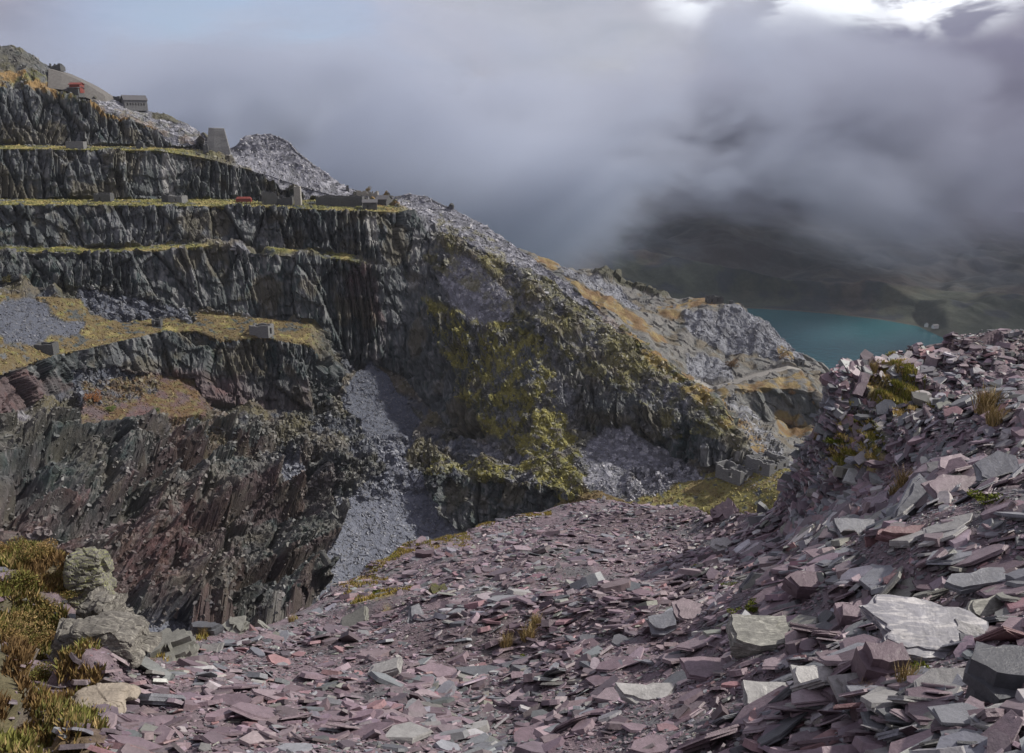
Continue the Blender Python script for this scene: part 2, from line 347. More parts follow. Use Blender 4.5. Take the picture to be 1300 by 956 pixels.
# ------------------------------------------------------------------ the quarried hillside with its galleries
DEN = 1.0
def quarry():
    pxs = np.concatenate([np.arange(-320, -40, 5.0), np.arange(-40, 1075, 1.25*DEN), np.arange(1075, 1360, 6.0)])
    sky_ = [(-320, -40, 470), (-60, 25, 480), (0, 53, 480), (30, 62, 480), (62, 82, 478), (100, 103, 475), (135, 122, 470), (165, 134, 468), (205, 145, 462), (250, 163, 455), (268, 176, 452), (288, 188, 448), (298, 184, 446), (310, 174, 446), (322, 169, 446), (345, 168, 445), (365, 176, 443), (380, 190, 440), (400, 208, 436), (420, 224, 432), (440, 238, 430), (465, 246, 428), (488, 250, 425), (505, 246, 422), (540, 247, 415), (575, 262, 407), (600, 279, 400), (640, 303, 388), (680, 329, 375), (720, 358, 362), (760, 390, 350), (800, 424, 337), (850, 461, 320), (900, 497, 302), (930, 533, 292), (948, 566, 288), (975, 588, 292), (1000, 592, 290), (1075, 596, 285)]
    def back(L): b = L1*1.18; b[:, 2] = L1[:, 2]-30; return b
    def back2(L): b = L1*1.6; b[:, 2] = L1[:, 2]-150; return b
    a = np.array(sky_); L1 = at(pxs, np.interp(pxs, a[:, 0], a[:, 1]), np.interp(pxs, a[:, 0], a[:, 2]))
    rows = [back2, back, lambda L: L1,
     # 3 foot of the top slope
     [(-320, 90, 450), (0, 108, 456), (60, 114, 456), (100, 131, 456), (150, 144, 452), (200, 163, 450), (250, 178, 446), (268, 187, 446), (295, 194, 443), (345, 188, 442), (380, 203, 436), (420, 232, 430), (440, 243, 427), (465, 250, 425), (500, 252, 420), (540, 256, 411), (575, 270, 403), (600, 288, 395), (680, 340, 370), (760, 402, 345), (850, 474, 315), (900, 508, 298), (930, 543, 288), (950, 572, 286), (975, 590, 288), (1075, 598, 283)],
     # 4 back of the upper gallery, 5 its edge
     [(-320, 175, 440), (0, 183.5, 446), (200, 186.5, 446), (250, 190, 444), (295, 200, 440), (345, 203, 438), (400, 224, 431), (440, 248, 424), (500, 256, 414), (540, 262, 407), (600, 298, 388), (680, 352, 362), (760, 414, 338), (850, 486, 309), (900, 518, 294), (930, 550, 286), (960, 582, 284), (1075, 600, 280)],
     [(-320, 185, 425), (0, 189, 430), (200, 191, 430), (250, 199, 432), (300, 212, 430), (340, 222, 428), (380, 236, 425), (440, 252, 420), (500, 259, 410), (540, 266, 403), (600, 305, 383), (680, 362, 355), (760, 426, 331), (850, 500, 304), (900, 528, 291), (930, 556, 285), (960, 584, 281), (1075, 601, 277)],
     # 6 back of the main gallery, 7 its edge
     [(-320, 249, 418), (0, 253, 422), (300, 253, 422), (330, 256, 421), (400, 253, 421), (460, 256, 416), (490, 260, 408), (520, 264, 402), (545, 276, 397), (600, 322, 376), (680, 385, 345), (760, 440, 324), (850, 520, 299), (900, 540, 288), (940, 570, 282), (1075, 603, 275)],
     [(-320, 259, 385), (0, 260, 392), (300, 262, 392), (340, 263, 390), (400, 266, 388), (470, 268, 384), (500, 269, 385), (522, 270, 392), (545, 300, 387), (600, 345, 368), (680, 408, 338), (760, 462, 318), (850, 540, 295), (900, 556, 286), (940, 576, 280), (1075, 604, 273)],
     # 8, 9 narrow broken ledge
     [(-320, 308, 381), (0, 313, 386), (150, 315, 386), (270, 306, 385), (400, 319, 382), (440, 322, 378), (480, 330, 376), (515, 345, 380), (545, 355, 378), (600, 385, 358), (680, 440, 330), (760, 490, 312), (850, 560, 292), (900, 570, 284), (1075, 605, 271)],
     [(-320, 315, 374), (0, 319, 379), (150, 320, 379), (270, 312, 378), (400, 326, 375), (440, 329, 375), (480, 338, 373), (515, 356, 377), (545, 370, 374), (600, 405, 351), (680, 460, 325), (760, 505, 309), (850, 570, 290), (900, 577, 283), (1075, 606, 270)],
     # 10 cliff foot
     [(-320, 360, 366), (0, 364, 371), (100, 369, 371), (170, 380, 371), (250, 394, 371), (330, 402, 371), (400, 408, 370), (430, 445, 366), (460, 463, 364), (490, 468, 362), (515, 480, 358), (545, 520, 340), (580, 555, 322), (610, 560, 312), (680, 560, 300), (740, 548, 302), (800, 565, 296), (850, 590, 288), (900, 592, 282), (950, 586, 279), (1075, 607, 268)],
     # 11 middle bench, back part, then 12 its edge
     [(-320, 395, 345), (0, 402, 345), (60, 400, 352), (130, 405, 360), (200, 405, 366), (250, 405, 366), (330, 407, 366), (395, 414, 364), (430, 465, 360), (470, 480, 356), (515, 505, 350), (545, 545, 330), (580, 572, 312), (610, 578, 305), (680, 578, 294), (740, 560, 298), (800, 575, 292), (850, 594, 285), (900, 596, 280), (950, 590, 276), (1075, 608, 266)],
     [(-320, 520, 285), (-100, 495, 293), (0, 474, 300), (60, 452, 322), (130, 436, 338), (200, 420, 352), (250, 418, 355), (280, 430, 350), (330, 425, 350), (395, 436, 348), (430, 490, 350), (470, 505, 348), (515, 540, 340), (545, 568, 322), (580, 582, 308), (610, 585, 300), (680, 584, 290), (740, 585, 290), (800, 590, 286), (850, 602, 280), (900, 606, 276), (950, 604, 271), (1075, 612, 260)],
     # 13 foot of the lower face
     [(-320, 580, 282), (-100, 560, 288), (0, 532, 292), (60, 505, 312), (100, 486, 328), (130, 482, 334), (200, 478, 345), (250, 486, 346), (268, 515, 338), (330, 520, 338), (395, 525, 338), (430, 530, 336), (470, 540, 332), (515, 565, 322), (545, 585, 308), (580, 590, 302), (610, 594, 294), (680, 598, 284), (740, 612, 278), (800, 618, 276), (850, 615, 274), (900, 618, 270), (950, 618, 265), (1075, 622, 255)],
     # 14 edge of the brown bench / of the mossy ledge
     [(-320, 600, 270), (-100, 590, 275), (0, 548, 285), (60, 545, 289), (100, 548, 291), (150, 536, 300), (200, 530, 309), (250, 524, 322), (330, 535, 326), (400, 556, 316), (450, 578, 306), (500, 590, 303), (540, 600, 298), (600, 606, 288), (680, 614, 278), (750, 634, 270), (850, 646, 262), (950, 652, 256), (1075, 660, 245)],
     # 15-18 the pit
     [(-320, 650, 250), (0, 600, 262), (60, 600, 266), (100, 598, 272), (150, 575, 288), (200, 590, 285), (280, 600, 288), (340, 610, 290), (400, 635, 286), (440, 648, 284), (500, 650, 286), (545, 655, 288), (600, 662, 278), (700, 668, 270), (850, 680, 255), (1075, 690, 240)],
     [(-320, 720, 225), (0, 668, 232), (60, 672, 236), (130, 690, 240), (200, 668, 256), (280, 672, 262), (340, 690, 262), (400, 700, 264), (450, 705, 268), (520, 705, 272), (600, 725, 270), (700, 728, 262), (1075, 740, 232)],
     [(-320, 800, 195), (0, 752, 205), (130, 775, 215), (200, 740, 232), (270, 740, 240), (340, 770, 238), (400, 762, 248), (450, 750, 256), (520, 745, 262), (600, 770, 256), (1075, 790, 222)],
     [(-320, 850, 180), (0, 815, 195), (130, 830, 200), (200, 826, 206), (270, 808, 218), (340, 800, 226), (430, 790, 238), (520, 790, 244), (600, 800, 242), (1075, 830, 210)],
     [(-320, 1000, 120), (0, 930, 140), (300, 930, 150), (600, 930, 160), (1075, 930, 160)],
     [(-320, 1300, 70), (600, 1300, 80), (1075, 1300, 80)]]
    ns = [6, 10, 46, 40, 6, 56, 8, 44, 5, 42, 20, 26, 36, 24, 52, 60, 60, 44, 12, 4]
    ns = [max(1, int(round(n/DEN))) for n in ns]
    P, rid = loft(rows, pxs, ns)
    # soften creases a little except the gallery edges
    Q = P.copy()
    for k in range(3): Q[..., k] = blur(P[..., k], 3)
    keep = np.zeros(len(rid))
    for e in (4, 5, 6, 7): keep = np.maximum(keep, 1-sm(np.abs(rid-e), .05, .3))
    keep = keep[:, None, None]*sm(-pxs, -520, -470)[None, :, None]
    P = P*keep+Q*(1-keep)
    nm = normals(P); nm *= np.sign(nm[..., 2].mean()) if True else 1
    steep = sm(-nm[..., 2], -.78, -.55)                         # 1 on faces, 0 on benches and slopes
    px, py = project(P); X, Y, Z = P[..., 0], P[..., 1], P[..., 2]
    wob = fbm(X/9, Y/9, Z/9, 4, 77); wob2 = fbm(X/9+40, Y/9, Z/9, 4, 78)
    qx, qy = px+wob*11, py+wob2*8
    rr = rid[:, None]+0*px
    def zone(*ps, b=1):
        m = np.zeros(px.shape)
        for p in ps: m = np.maximum(m, poly(qx, qy, p))
        return blur(m, b)
    strip = lambda a, b: ((rr >= a) & (rr <= b)).astype(float)
    scree = zone([(286, 192), (290, 172), (305, 140), (345, 140), (370, 160), (445, 236), (455, 248), (385, 254), (360, 238), (325, 214), (300, 210)],
                 [(490, 252), (500, 242), (545, 242), (600, 272), (690, 330), (800, 420), (790, 426), (690, 352), (640, 330), (600, 318), (560, 290), (530, 270)],
                 [(572, 322), (600, 325), (640, 365), (650, 400), (600, 412), (565, 385), (555, 350)],
                 [(450, 478), (474, 460), (505, 490), (535, 545), (520, 585), (480, 590), (455, 540), (436, 505)],
                 [(500, 582), (535, 600), (560, 640), (590, 700), (430, 830), (392, 790), (412, 715), (422, 640), (462, 602)],
                 [(738, 575), (772, 540), (830, 560), (880, 590), (900, 604), (850, 622), (800, 634), (742, 620)],
                 [(140, 785), (200, 788), (250, 790), (240, 840), (150, 850)],
                 [(0, 376), (40, 378), (85, 400), (112, 412), (100, 428), (60, 430), (0, 445)],
                 [(86, 378), (160, 372), (240, 392), (235, 404), (160, 412), (120, 402)],
                 [(105, 112), (170, 135), (260, 168), (265, 182), (230, 186), (190, 160), (120, 132)],
                 [(84, 462), (130, 470), (195, 480), (205, 500), (150, 512), (90, 512)],
                 [(330, 592), (360, 580), (385, 596), (370, 618), (340, 612)])
    scree = sm(blur(scree, 5)+.30*fbm(X/4, Y/4, Z/4, 4, 710)+.12*fbm(X/30, Y/30, Z/30, 2, 711), .30, .72)
    bould = zone([(86, 372), (160, 366), (250, 390), (235, 404), (160, 412), (120, 402)], [(84, 458), (130, 466), (205, 480), (205, 500), (150, 512), (90, 512)],
                 [(395, 470), (440, 470), (450, 540), (560, 570), (580, 620), (430, 640), (300, 600), (310, 540), (390, 530)], [(800, 590), (870, 585), (890, 604), (800, 630)], b=2)
    grass = np.maximum(strip(4.15, 5.0)*sm(-px, -300, -215), strip(6.0, 7.0)*sm(-px, -530, -495))
    grass = np.maximum(grass, strip(8.0, 9.0)*sm(vn(X/14, Y/14, Z*0, 5), -.35, .1)*sm(-px, -470, -440))
    grass = np.maximum(grass, strip(10.3, 12.05)*sm(-px, -420, -385)*(1-scree)*(1-bould*.8))
    brown = strip(12.95, 14.05)*zone([(98, 478), (255, 470), (262, 530), (200, 560), (100, 560)])
    brown = np.maximum(brown, zone([(255, 560), (330, 590), (320, 610), (250, 590)])*.5)
    gold = zone([(-40, 70), (0, 88), (60, 92), (108, 116), (112, 126), (60, 118), (0, 104), (-40, 100)], [(0, 95), (60, 108), (200, 150), (262, 176), (250, 184), (180, 160), (60, 122)],
                [(752, 378), (800, 412), (850, 450), (900, 490), (940, 545), (925, 552), (870, 505), (800, 440), (760, 405)], [(480, 236), (530, 262), (470, 262)], [(590, 258), (640, 292), (630, 300), (590, 272)])
    moss = zone([(532, 378), (570, 395), (630, 405), (690, 430), (715, 520), (730, 560), (690, 590), (640, 560), (590, 510), (560, 440)],
                [(540, 585), (600, 590), (690, 590), (740, 575), (745, 640), (640, 612), (540, 604)])*.9
    moss = np.maximum(moss, zone([(560, 270), (700, 360), (900, 500), (940, 560), (880, 560), (740, 470), (640, 400), (540, 330)])*.45)
    plat = zone([(828, 606), (900, 596), (960, 588), (1075, 590), (1075, 665), (760, 665), (700, 640), (740, 625)])*(rr > 10)
    # --- displacement
    lean = X+.10*Z
    ct = 1-sm(scree+grass+brown+plat, .2, .8)
    cliff = steep*ct
    c1, c2, ci = voro((lean+.15*Z)/13, Y/13, Z/40+wob*.05, 1)
    d1, d2, di = voro(lean/3.4, Y/3.4, Z/22+wob*.08, 5)
    e1, e2, ei = voro(lean/1.3, Y/1.3, Z/7.5, 9)
    fl = fbm(lean/5.5, Y/5.5, Z/32, 4, 15)
    sw = (lean+.35*Y)/5.2+fbm(X/24, Y/24, Z/70, 3, 16)*1.5; sw2 = (lean-.2*Y)/2.1+fbm(X/11, Y/11, Z/40, 3, 17)*1.3
    led = (Z+.08*X)/9.0+fbm(X/30, Y/30, Z/30, 3, 18)*.8+ci*1.7; led = sm(led-np.floor(led), .0, .12)*(1-sm(led-np.floor(led), .12, 1))
    pit = sm(rr, 13.9, 14.6)*ct*sm(-px, -600, -520)
    disp = cliff*(1-pit)*((ci-.5)*6.0+(di-.5)*2.2+(ei-.5)*.9+fl*.9+((sw-np.floor(sw)-.5)*2.8+(sw2-np.floor(sw2)-.5)*1.2)*(.15+1.1*sm(fbm(X/22, Y/22, Z/26, 3, 333), -.25, .45))-sm(c1-c2, -.08, 0)*1.2+led*1.1)
    # bedded, dipping rock in the pit
    pit = sm(rr, 13.9, 14.6)*ct*sm(-px, -600, -520)
    bed = (Z-.40*X-.05*Y)/11+fbm(X/30, Y/30, Z/30, 3, 44)*1.1
    fr = bed-np.floor(bed); step = 1-sm(fr, 0, .55)
    bb = (Z-.45*X)/2.3+fbm(X/9, Y/9, Z/9, 3, 46)*.8; fb = bb-np.floor(bb)
    zb = Z-.40*X
    _, _, pa = voro(X/8, Y/8, zb/4.5+wob*.2, 205); _, _, pb = voro(X/3.1, Y/3.1, zb/1.7+wob*.2, 209); _, _, pc_ = voro(X/1.4, Y/1.4, zb/.9, 213)
    mb = (Z-.50*X+.1*Y)/21+fbm(X/45, Y/45, Z/45, 3, 244)*.8+.35; mf = mb-np.floor(mb); mac = sm(mf, .0, .22)*(1-sm(mf, .45, 1))
    crack, crack2, _ = voro(X/17, Y/30, Z/30, 251); fis = sm(crack2-crack, .14, .0)
    disp = disp+pit*(mac*11-fis*5)+pit*((step-.5)*5.0+(pa-.5)*2.6+(pb-.5)*1.6+(pc_-.5)*1.0+fbm(X/30, Y/30, Z/30, 3, 49)*6)
    slope = (1-steep)*(1-scree)*(1-grass)*(1-plat)*(1-brown)*sm(rr, 1.8, 2.0)*(1-pit)*(.35+.65*sm(rr, 2.1, 3.2))
    s1, s2, si = voro(X/2.4, Y/2.4, Z/2.4, 19)
    disp = disp+slope*(wob*2.0+(si-.5)*1.2+(di-.5)*2.6*sm(fbm(X/20, Y/20, Z/20, 3, 64), -.3, .3)+(1-np.abs(fbm((X+Y*.5)/16, Y/60, Z/60, 4, 60)))*5.0-3)
    disp = disp+scree*((si-.5)*.55+fbm(X/14, Y/14, Z/14, 4, 62)*1.1)
    disp = disp+bould*((di-.4)*3.0-sm(d1-d2, -.2, 0)*1.2+(si-.5)*1.2)
    disp = disp+(grass+plat+brown)*(fbm(X/6, Y/6, Z/6, 4, 63)*.35)
    amp = sm(rr, 0, 1.6); disp *= amp; disp *= 1-.9*sm(px, 945, 965)*(rr < 13)
    disp = disp*(1-.8*keep[..., 0]*(1-steep))
    P = P+nm*disp[..., None]
    # --- albedo, by material, with shade painted into the recess scree
    X, Y, Z = P[..., 0], P[..., 1], P[..., 2]
    m1 = fbm(X/30, Y/30, Z/45, 4, 80); m2 = fbm(X/3.2, Y/3.2, Z/9, 4, 84); m3 = fbm(X/1.2, Y/1.2, Z/1.4, 3, 88)
    col = mix(np.ones(P.shape)*np.array((.060, .069, .071)), (.115, .124, .132), sm(m1+m2*.5, -.1, .8))
    vs = fbm(X/1.3, Y/1.3, Z/14, 4, 86)
    col = mix(col, (.20, .205, .205), cliff*sm(vs+.5*fbm(X/9, Y/9, Z/60, 3, 87), .25, .75)*.75); col = mix(col, (.035, .045, .047), cliff*sm(-vs, .1, .6)*.7)
    col = mix(col, (.030, .050, .050), sm(m2-m1*.4, .15, .7)*.8)
    col = mix(col, (.20, .20, .205), sm(m3+m2*.6+(ei-.5), .55, 1.0)*.6)
    col = mix(col, (.10, .085, .05), sm(fbm(X/10, Y/10, Z/12, 4, 90), .2, .6)*.55*cliff)
    # pale stains and sheets on the faces
    qx, qy = px+wob2*2, py+wob*2
    pale = zone([(205, 190), (222, 190), (226, 240), (235, 256), (208, 256)], [(296, 206), (302, 206), (302, 252), (297, 252)], [(523, 300), (535, 300), (532, 370), (520, 370)], [(462, 275), (478, 275), (480, 310), (466, 315)], [(938, 540), (946, 560), (950, 590), (934, 590)], b=1)
    qx, qy = px+wob*11, py+wob2*8
    col = mix(col, (.27, .27, .26), pale*sm(m2, -.5, .2)*.85)
    pur = zone([(440, 330), (475, 330), (490, 460), (440, 460)], [(-100, 600), (60, 590), (210, 560), (420, 600), (430, 720), (420, 860), (-100, 860)], [(0, 480), (260, 470), (400, 480), (400, 525), (260, 540), (0, 540)], [(280, 590), (430, 620), (400, 640)], b=4)
    pur = pur*sm(m1, -.6, .3)
    col = mix(col, (.105, .075, .078), pur*.85); col = mix(col, (.062, .040, .042), pit*(mf < .24)*sm(px, 120, 200)*.8); col = mix(col, (.15, .148, .14), pit*sm(mf, .22, .3)*(1-sm(mf, .45, .7))*sm(m3, -.3, .3)*.7)
    col = mix(col, (.11, .10, .085), pit*sm(fbm(X/13, Y/13, Z/6, 3, 99), 0, .4)*.6)
    col = mix(col, (.105, .050, .048), pur*sm(m2+m1, .2, .8)*.5)
    scol = mix(np.ones(P.shape)*np.array((.165, .17, .20)), (.31, .315, .35), sm(m3+(si-.5)*1.2, .1, .8))
    scol = mix(scol, (.10, .105, .115), sm(-m3-(si-.5), .2, .8)*.8)
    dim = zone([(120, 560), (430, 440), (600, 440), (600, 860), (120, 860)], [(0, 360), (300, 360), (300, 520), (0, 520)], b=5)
    scol = mix(scol, (.115, .128, .165), dim*.85); scol = mix(scol, (.075, .085, .11), dim*sm(-py, -575, -545)*.8)  # upper recess scree darker still: the buttress's shade put into its colour
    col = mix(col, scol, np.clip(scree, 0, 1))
    slopec = mix(scol*.8, (.13, .105, .06), sm(wob+m1*.5, -.2, .4)*.8)
    col = mix(col, slopec, slope*.75)
    flat = sm(nm[..., 2]+m2*.2, .55, .85)*(1-scree)
    col = mix(col, (.085, .080, .035), flat*sm(fbm(X/8, Y/8, Z/8, 4, 95), -.3, .3)*.6*ct*(1-.75*pit))
    g1 = fbm(X/5, Y/5, Z/5, 4, 97); g2 = fbm(X/1.6, Y/1.6, Z/1.6, 3, 98)
    gcol = mix(np.ones(P.shape)*np.array((.175, .172, .055)), (.26, .22, .09), sm(g1+g2*.5, .0, .7))
    gcol = mix(gcol, (.09, .095, .03), sm(g2-g1, .1, .7))
    midb = sm(rr, 9.6, 10.4)
    gcol = mix(gcol, (.125, .095, .045), midb*sm(g2-g1*.6, -1.0, .1)*sm(-px, -500, -450))
    col = mix(col, gcol, np.clip(grass, 0, 1)*sm(g1+g2, -.95, -.5))
    col = mix(col, mix(np.ones(P.shape)*np.array((.105, .066, .030)), (.13, .11, .05), sm(g2, 0, .5)), brown*sm(g1+g2*.5, -.6, .3))
    col = mix(col, mix(gcol, (.23, .15, .06), sm(g1, -.2, .3)), np.clip(gold, 0, 1)*(1-scree*.6)*sm(g2+g1, -.6, .2))
    mc = mix(np.ones(P.shape)*np.array((.125, .125, .034)), (.22, .205, .052), sm(g1+g2*.6, -.1, .6))
    col = mix(col, mc, np.clip(moss, 0, 1)*sm(g1*.8+g2*.8+m3*.4+flat*.3, -.15, .35))
    pc = mix(np.ones(P.shape)*np.array((.205, .19, .062)), (.15, .11, .05), np.maximum(sm(g1+.2, -.1, .5)*sm(-px, -960, -840), sm(g2+g1*.5, .0, .5)*.7))
    col = mix(col, pc, plat*sm(g2+g1, -1.1, -.6)*(1-scree))
    m = mat_rock('quarry_rock', None, .9, .8, .6, .72, .22, (1, 1, .5), spec=.35)
    link('quarry_hillside', grid_mesh('quarry_hillside', P, m, np.clip(col, .01, .6), False), kind='structure')
    return P, nm, np.clip(scree, 0, 1), np.clip(bould, 0, 1), slope, pit, px, py, col, rr, np.clip(grass+plat+brown+moss, 0, 1), steep
QD = quarry()
# ------------------------------------------------------------------ the lower spur behind: waste tip, incline road, gully
def spur():
    pxs = np.concatenate([np.arange(560, 1110, 1.25*DEN), np.arange(1110, 1400, 6.0)])
    sky_ = [(560, 300, 640), (640, 318, 620), (680, 326, 610), (715, 338, 600), (755, 343, 600), (790, 352, 598), (820, 368, 590), (846, 379, 580), (880, 379, 575), (905, 382, 570), (934, 386, 565), (946, 397, 555), (970, 416, 540), (1000, 440, 520), (1025, 458, 505), (1050, 478, 495), (1075, 500, 485), (1150, 560, 460)]
    a = np.array(sky_); L1 = at(pxs, np.interp(pxs, a[:, 0], a[:, 1]), np.interp(pxs, a[:, 0], a[:, 2]))
    def back(L): b = L1*1.10; b[:, 2] = L1[:, 2]-50; return b
    def back2(L): b = L1*1.45; b[:, 2] = -300; return b
    rows = [back2, back, lambda L: L1,
     # 3 hollow behind the second ridge / top of the tip, back
     [(560, 320, 600), (680, 335, 590), (715, 350, 580), (755, 365, 570), (790, 385, 560), (820, 392, 550), (850, 388, 552), (905, 388, 550), (934, 391, 548), (950, 403, 540), (1000, 444, 512), (1050, 482, 490), (1150, 565, 455)],
     # 4 second ridge crest / edge of the tip platform
     [(560, 325, 560), (680, 338, 540), (700, 341, 535), (730, 350, 528), (760, 374, 515), (790, 395, 505), (815, 405, 505), (840, 412, 510), (870, 405, 520), (905, 397, 525), (934, 394, 528), (960, 414, 520), (1000, 450, 500), (1020, 463, 492), (1050, 488, 482), (1150, 570, 450)],
     # 5 foot behind the orange ridge
     [(560, 340, 530), (700, 352, 515), (730, 368, 505), (760, 392, 495), (790, 412, 487), (815, 425, 483), (840, 440, 486), (880, 450, 494), (920, 455, 500), (960, 452, 500), (1000, 460, 486), (1016, 466, 485), (1050, 495, 474), (1150, 575, 446)],
     # 6 road back, 7 road edge
     [(560, 350, 515), (700, 362, 500), (760, 405, 480), (815, 440, 465), (850, 462, 464), (880, 480, 462), (905, 492, 462), (930, 485, 468), (960, 475, 474), (1000, 464, 480), (1016, 468, 481), (1050, 505, 468), (1150, 585, 440)],
     [(560, 355, 508), (700, 368, 492), (760, 412, 472), (815, 448, 457), (850, 472, 450), (880, 490, 446), (905, 500, 446), (930, 491, 452), (960, 480, 461), (1000, 468, 474), (1016, 471, 476), (1050, 510, 464), (1150, 590, 436)],
     # 8 brown verge
     [(560, 380, 490), (700, 390, 475), (760, 430, 456), (815, 465, 442), (850, 490, 435), (880, 505, 432), (905, 510, 434), (930, 497, 442), (960, 494, 448), (1000, 495, 455), (1030, 500, 455), (1060, 520, 452), (1150, 600, 430)],
     # 9 gully and low cliff
     [(560, 450, 440), (700, 450, 430), (800, 490, 410), (860, 520, 400), (905, 530, 418), (930, 518, 436), (960, 532, 438), (1000, 545, 444), (1030, 545, 446), (1150, 620, 410)],
     [(560, 520, 380), (700, 520, 370), (860, 560, 350), (905, 570, 350), (940, 570, 352), (980, 568, 370), (1020, 575, 380), (1150, 640, 380)],
     [(560, 640, 330), (860, 640, 310), (905, 640, 305), (940, 625, 308), (980, 610, 318), (1020, 620, 330), (1150, 690, 330)],
     [(560, 740, 300), (1150, 760, 290)]]
    ns = [6, 14, 30, 22, 40, 26, 8, 30, 40, 44, 44, 10]
    ns = [max(1, int(round(n/DEN))) for n in ns]
    P, rid = loft(rows, pxs, ns)
    for k in range(3): P[..., k] = .35*P[..., k]+.65*blur(P[..., k], 2)
    nm = normals(P); nm *= np.sign(nm[..., 2].mean())
    steep = sm(-nm[..., 2], -.72, -.5)
    px, py = project(P); X, Y, Z = P[..., 0], P[..., 1], P[..., 2]
    wob = fbm(X/12, Y/12, Z/12, 4, 177); wob2 = fbm(X/12+40, Y/12, Z/12, 4, 178)
    qx, qy = px+wob*7, py+wob2*5; rr = rid[:, None]+0*px
    def zone(*ps, b=1):
        m = np.zeros(px.shape)
        for p in ps: m = np.maximum(m, poly(qx, qy, p))
        return blur(m, b)
    road = ((rr > 5.95) & (rr < 7.05) & (px > 880) & (px < 1022)).astype(float)
    road = np.maximum(road, blur(((rr > 2.3) & (rr < 3.1) & (px > 1000)).astype(float), 1))
    grass = zone([(895, 378), (925, 380), (935, 388), (890, 392), (850, 404), (830, 404), (845, 390)], [(900, 500), (960, 484), (1018, 472), (1030, 500), (990, 498), (940, 500), (915, 512)], [(985, 440), (1000, 450), (1003, 462), (990, 462)],
                 [(930, 530), (960, 560), (985, 600), (960, 610), (940, 570)], [(985, 520), (1015, 530), (1035, 550), (1010, 560), (985, 550)])
    orange = zone([(715, 352), (760, 372), (800, 402), (832, 424), (850, 440), (830, 438), (790, 412), (740, 380)], [(680, 322), (720, 334), (716, 344), (680, 338)], [(850, 470), (900, 500), (940, 540), (960, 590), (940, 600), (900, 530)])
    pale = zone([(712, 340), (745, 348), (790, 372), (815, 398), (796, 396), (755, 366), (715, 352)], [(866, 402), (930, 392), (946, 396), (1000, 440), (1025, 460), (1000, 462), (960, 452), (920, 452), (880, 430), (868, 412)], [(870, 450), (900, 460), (935, 470), (925, 490), (900, 492), (870, 478)])
    bush = zone([(755, 343), (800, 350), (850, 376), (840, 382), (800, 366), (760, 355)])
    gul = zone([(930, 500), (950, 510), (975, 560), (1000, 600), (960, 600), (935, 560), (915, 520)])
    fl = fbm((X+.4*Z)/6, Y/6, Z/22, 4, 115); d1, d2, di = voro((X+.4*Z)/5, Y/5, Z/11, 105); s1, s2, si = voro(X/2.6, Y/2.6, Z/2.6, 119)
    amp = sm(rr, .3, 1.8); flatn = 1-np.clip(road, 0, 1)
    rill = fbm((X*.8-Y*.3)/7, Y/60, Z/60, 3, 131)
    P = P+nm*(amp*flatn*(steep*(1-pale)*((di-.5)*4+fl*2)+(1-steep)*(wob*1.6+(di-.5)*1.6*(1-orange)*(1-grass)+(1-np.abs(fbm((X-Y*.4)/14, Y/50, Z/50, 3, 140)))*3)+pale*((si-.5)*.7+rill*1.3)+bush*(di*3)+gul*((di-.5)*2.5)))[..., None]
    m1 = fbm(X/30, Y/30, Z/45, 4, 180); m2 = fbm(X/3.2, Y/3.2, Z/7, 4, 184); g1 = fbm(X/7, Y/7, Z/7, 4, 197)
    col = mix(np.ones(P.shape)*np.array((.13, .135, .13)), (.075, .085, .085), sm(m2+m1*.5, -.2, .5))
    col = mix(col, (.15, .145, .135), (1-steep)*sm(-g1, -.2, .4)*.8); col = mix(col, (.13, .10, .055), (1-steep)*sm(g1, 0, .5)*.6)
    pc = mix(np.ones(P.shape)*np.array((.19, .20, .225)), (.11, .115, .13), sm(m2+rill*.7+(si-.5), .0, .7))
    col = mix(col, pc, np.clip(pale, 0, 1)); col = mix(col, (.24, .25, .27), gul*sm(m2, -.3, .3))
    col = mix(col, (.055, .055, .035), bush)
    col = mix(col, mix(np.ones(P.shape)*np.array((.20, .15, .06)), (.14, .085, .035), sm(g1, -.2, .5)), np.clip(grass+orange, 0, 1)*sm(g1+m2, -.9, -.2))
    col = mix(col, (.27, .26, .24), np.clip(road, 0, 1)*.9)
    m = mat_rock('spur_rock', None, .9, .8, .6, .75, .22, (1, 1, .6), spec=.35)
    link('waste_tip_hillside', grid_mesh('waste_tip_hillside', P, m, np.clip(col, .01, .6), False), kind='structure')
    return P, nm, pale, gul, px, py
SD = spur()
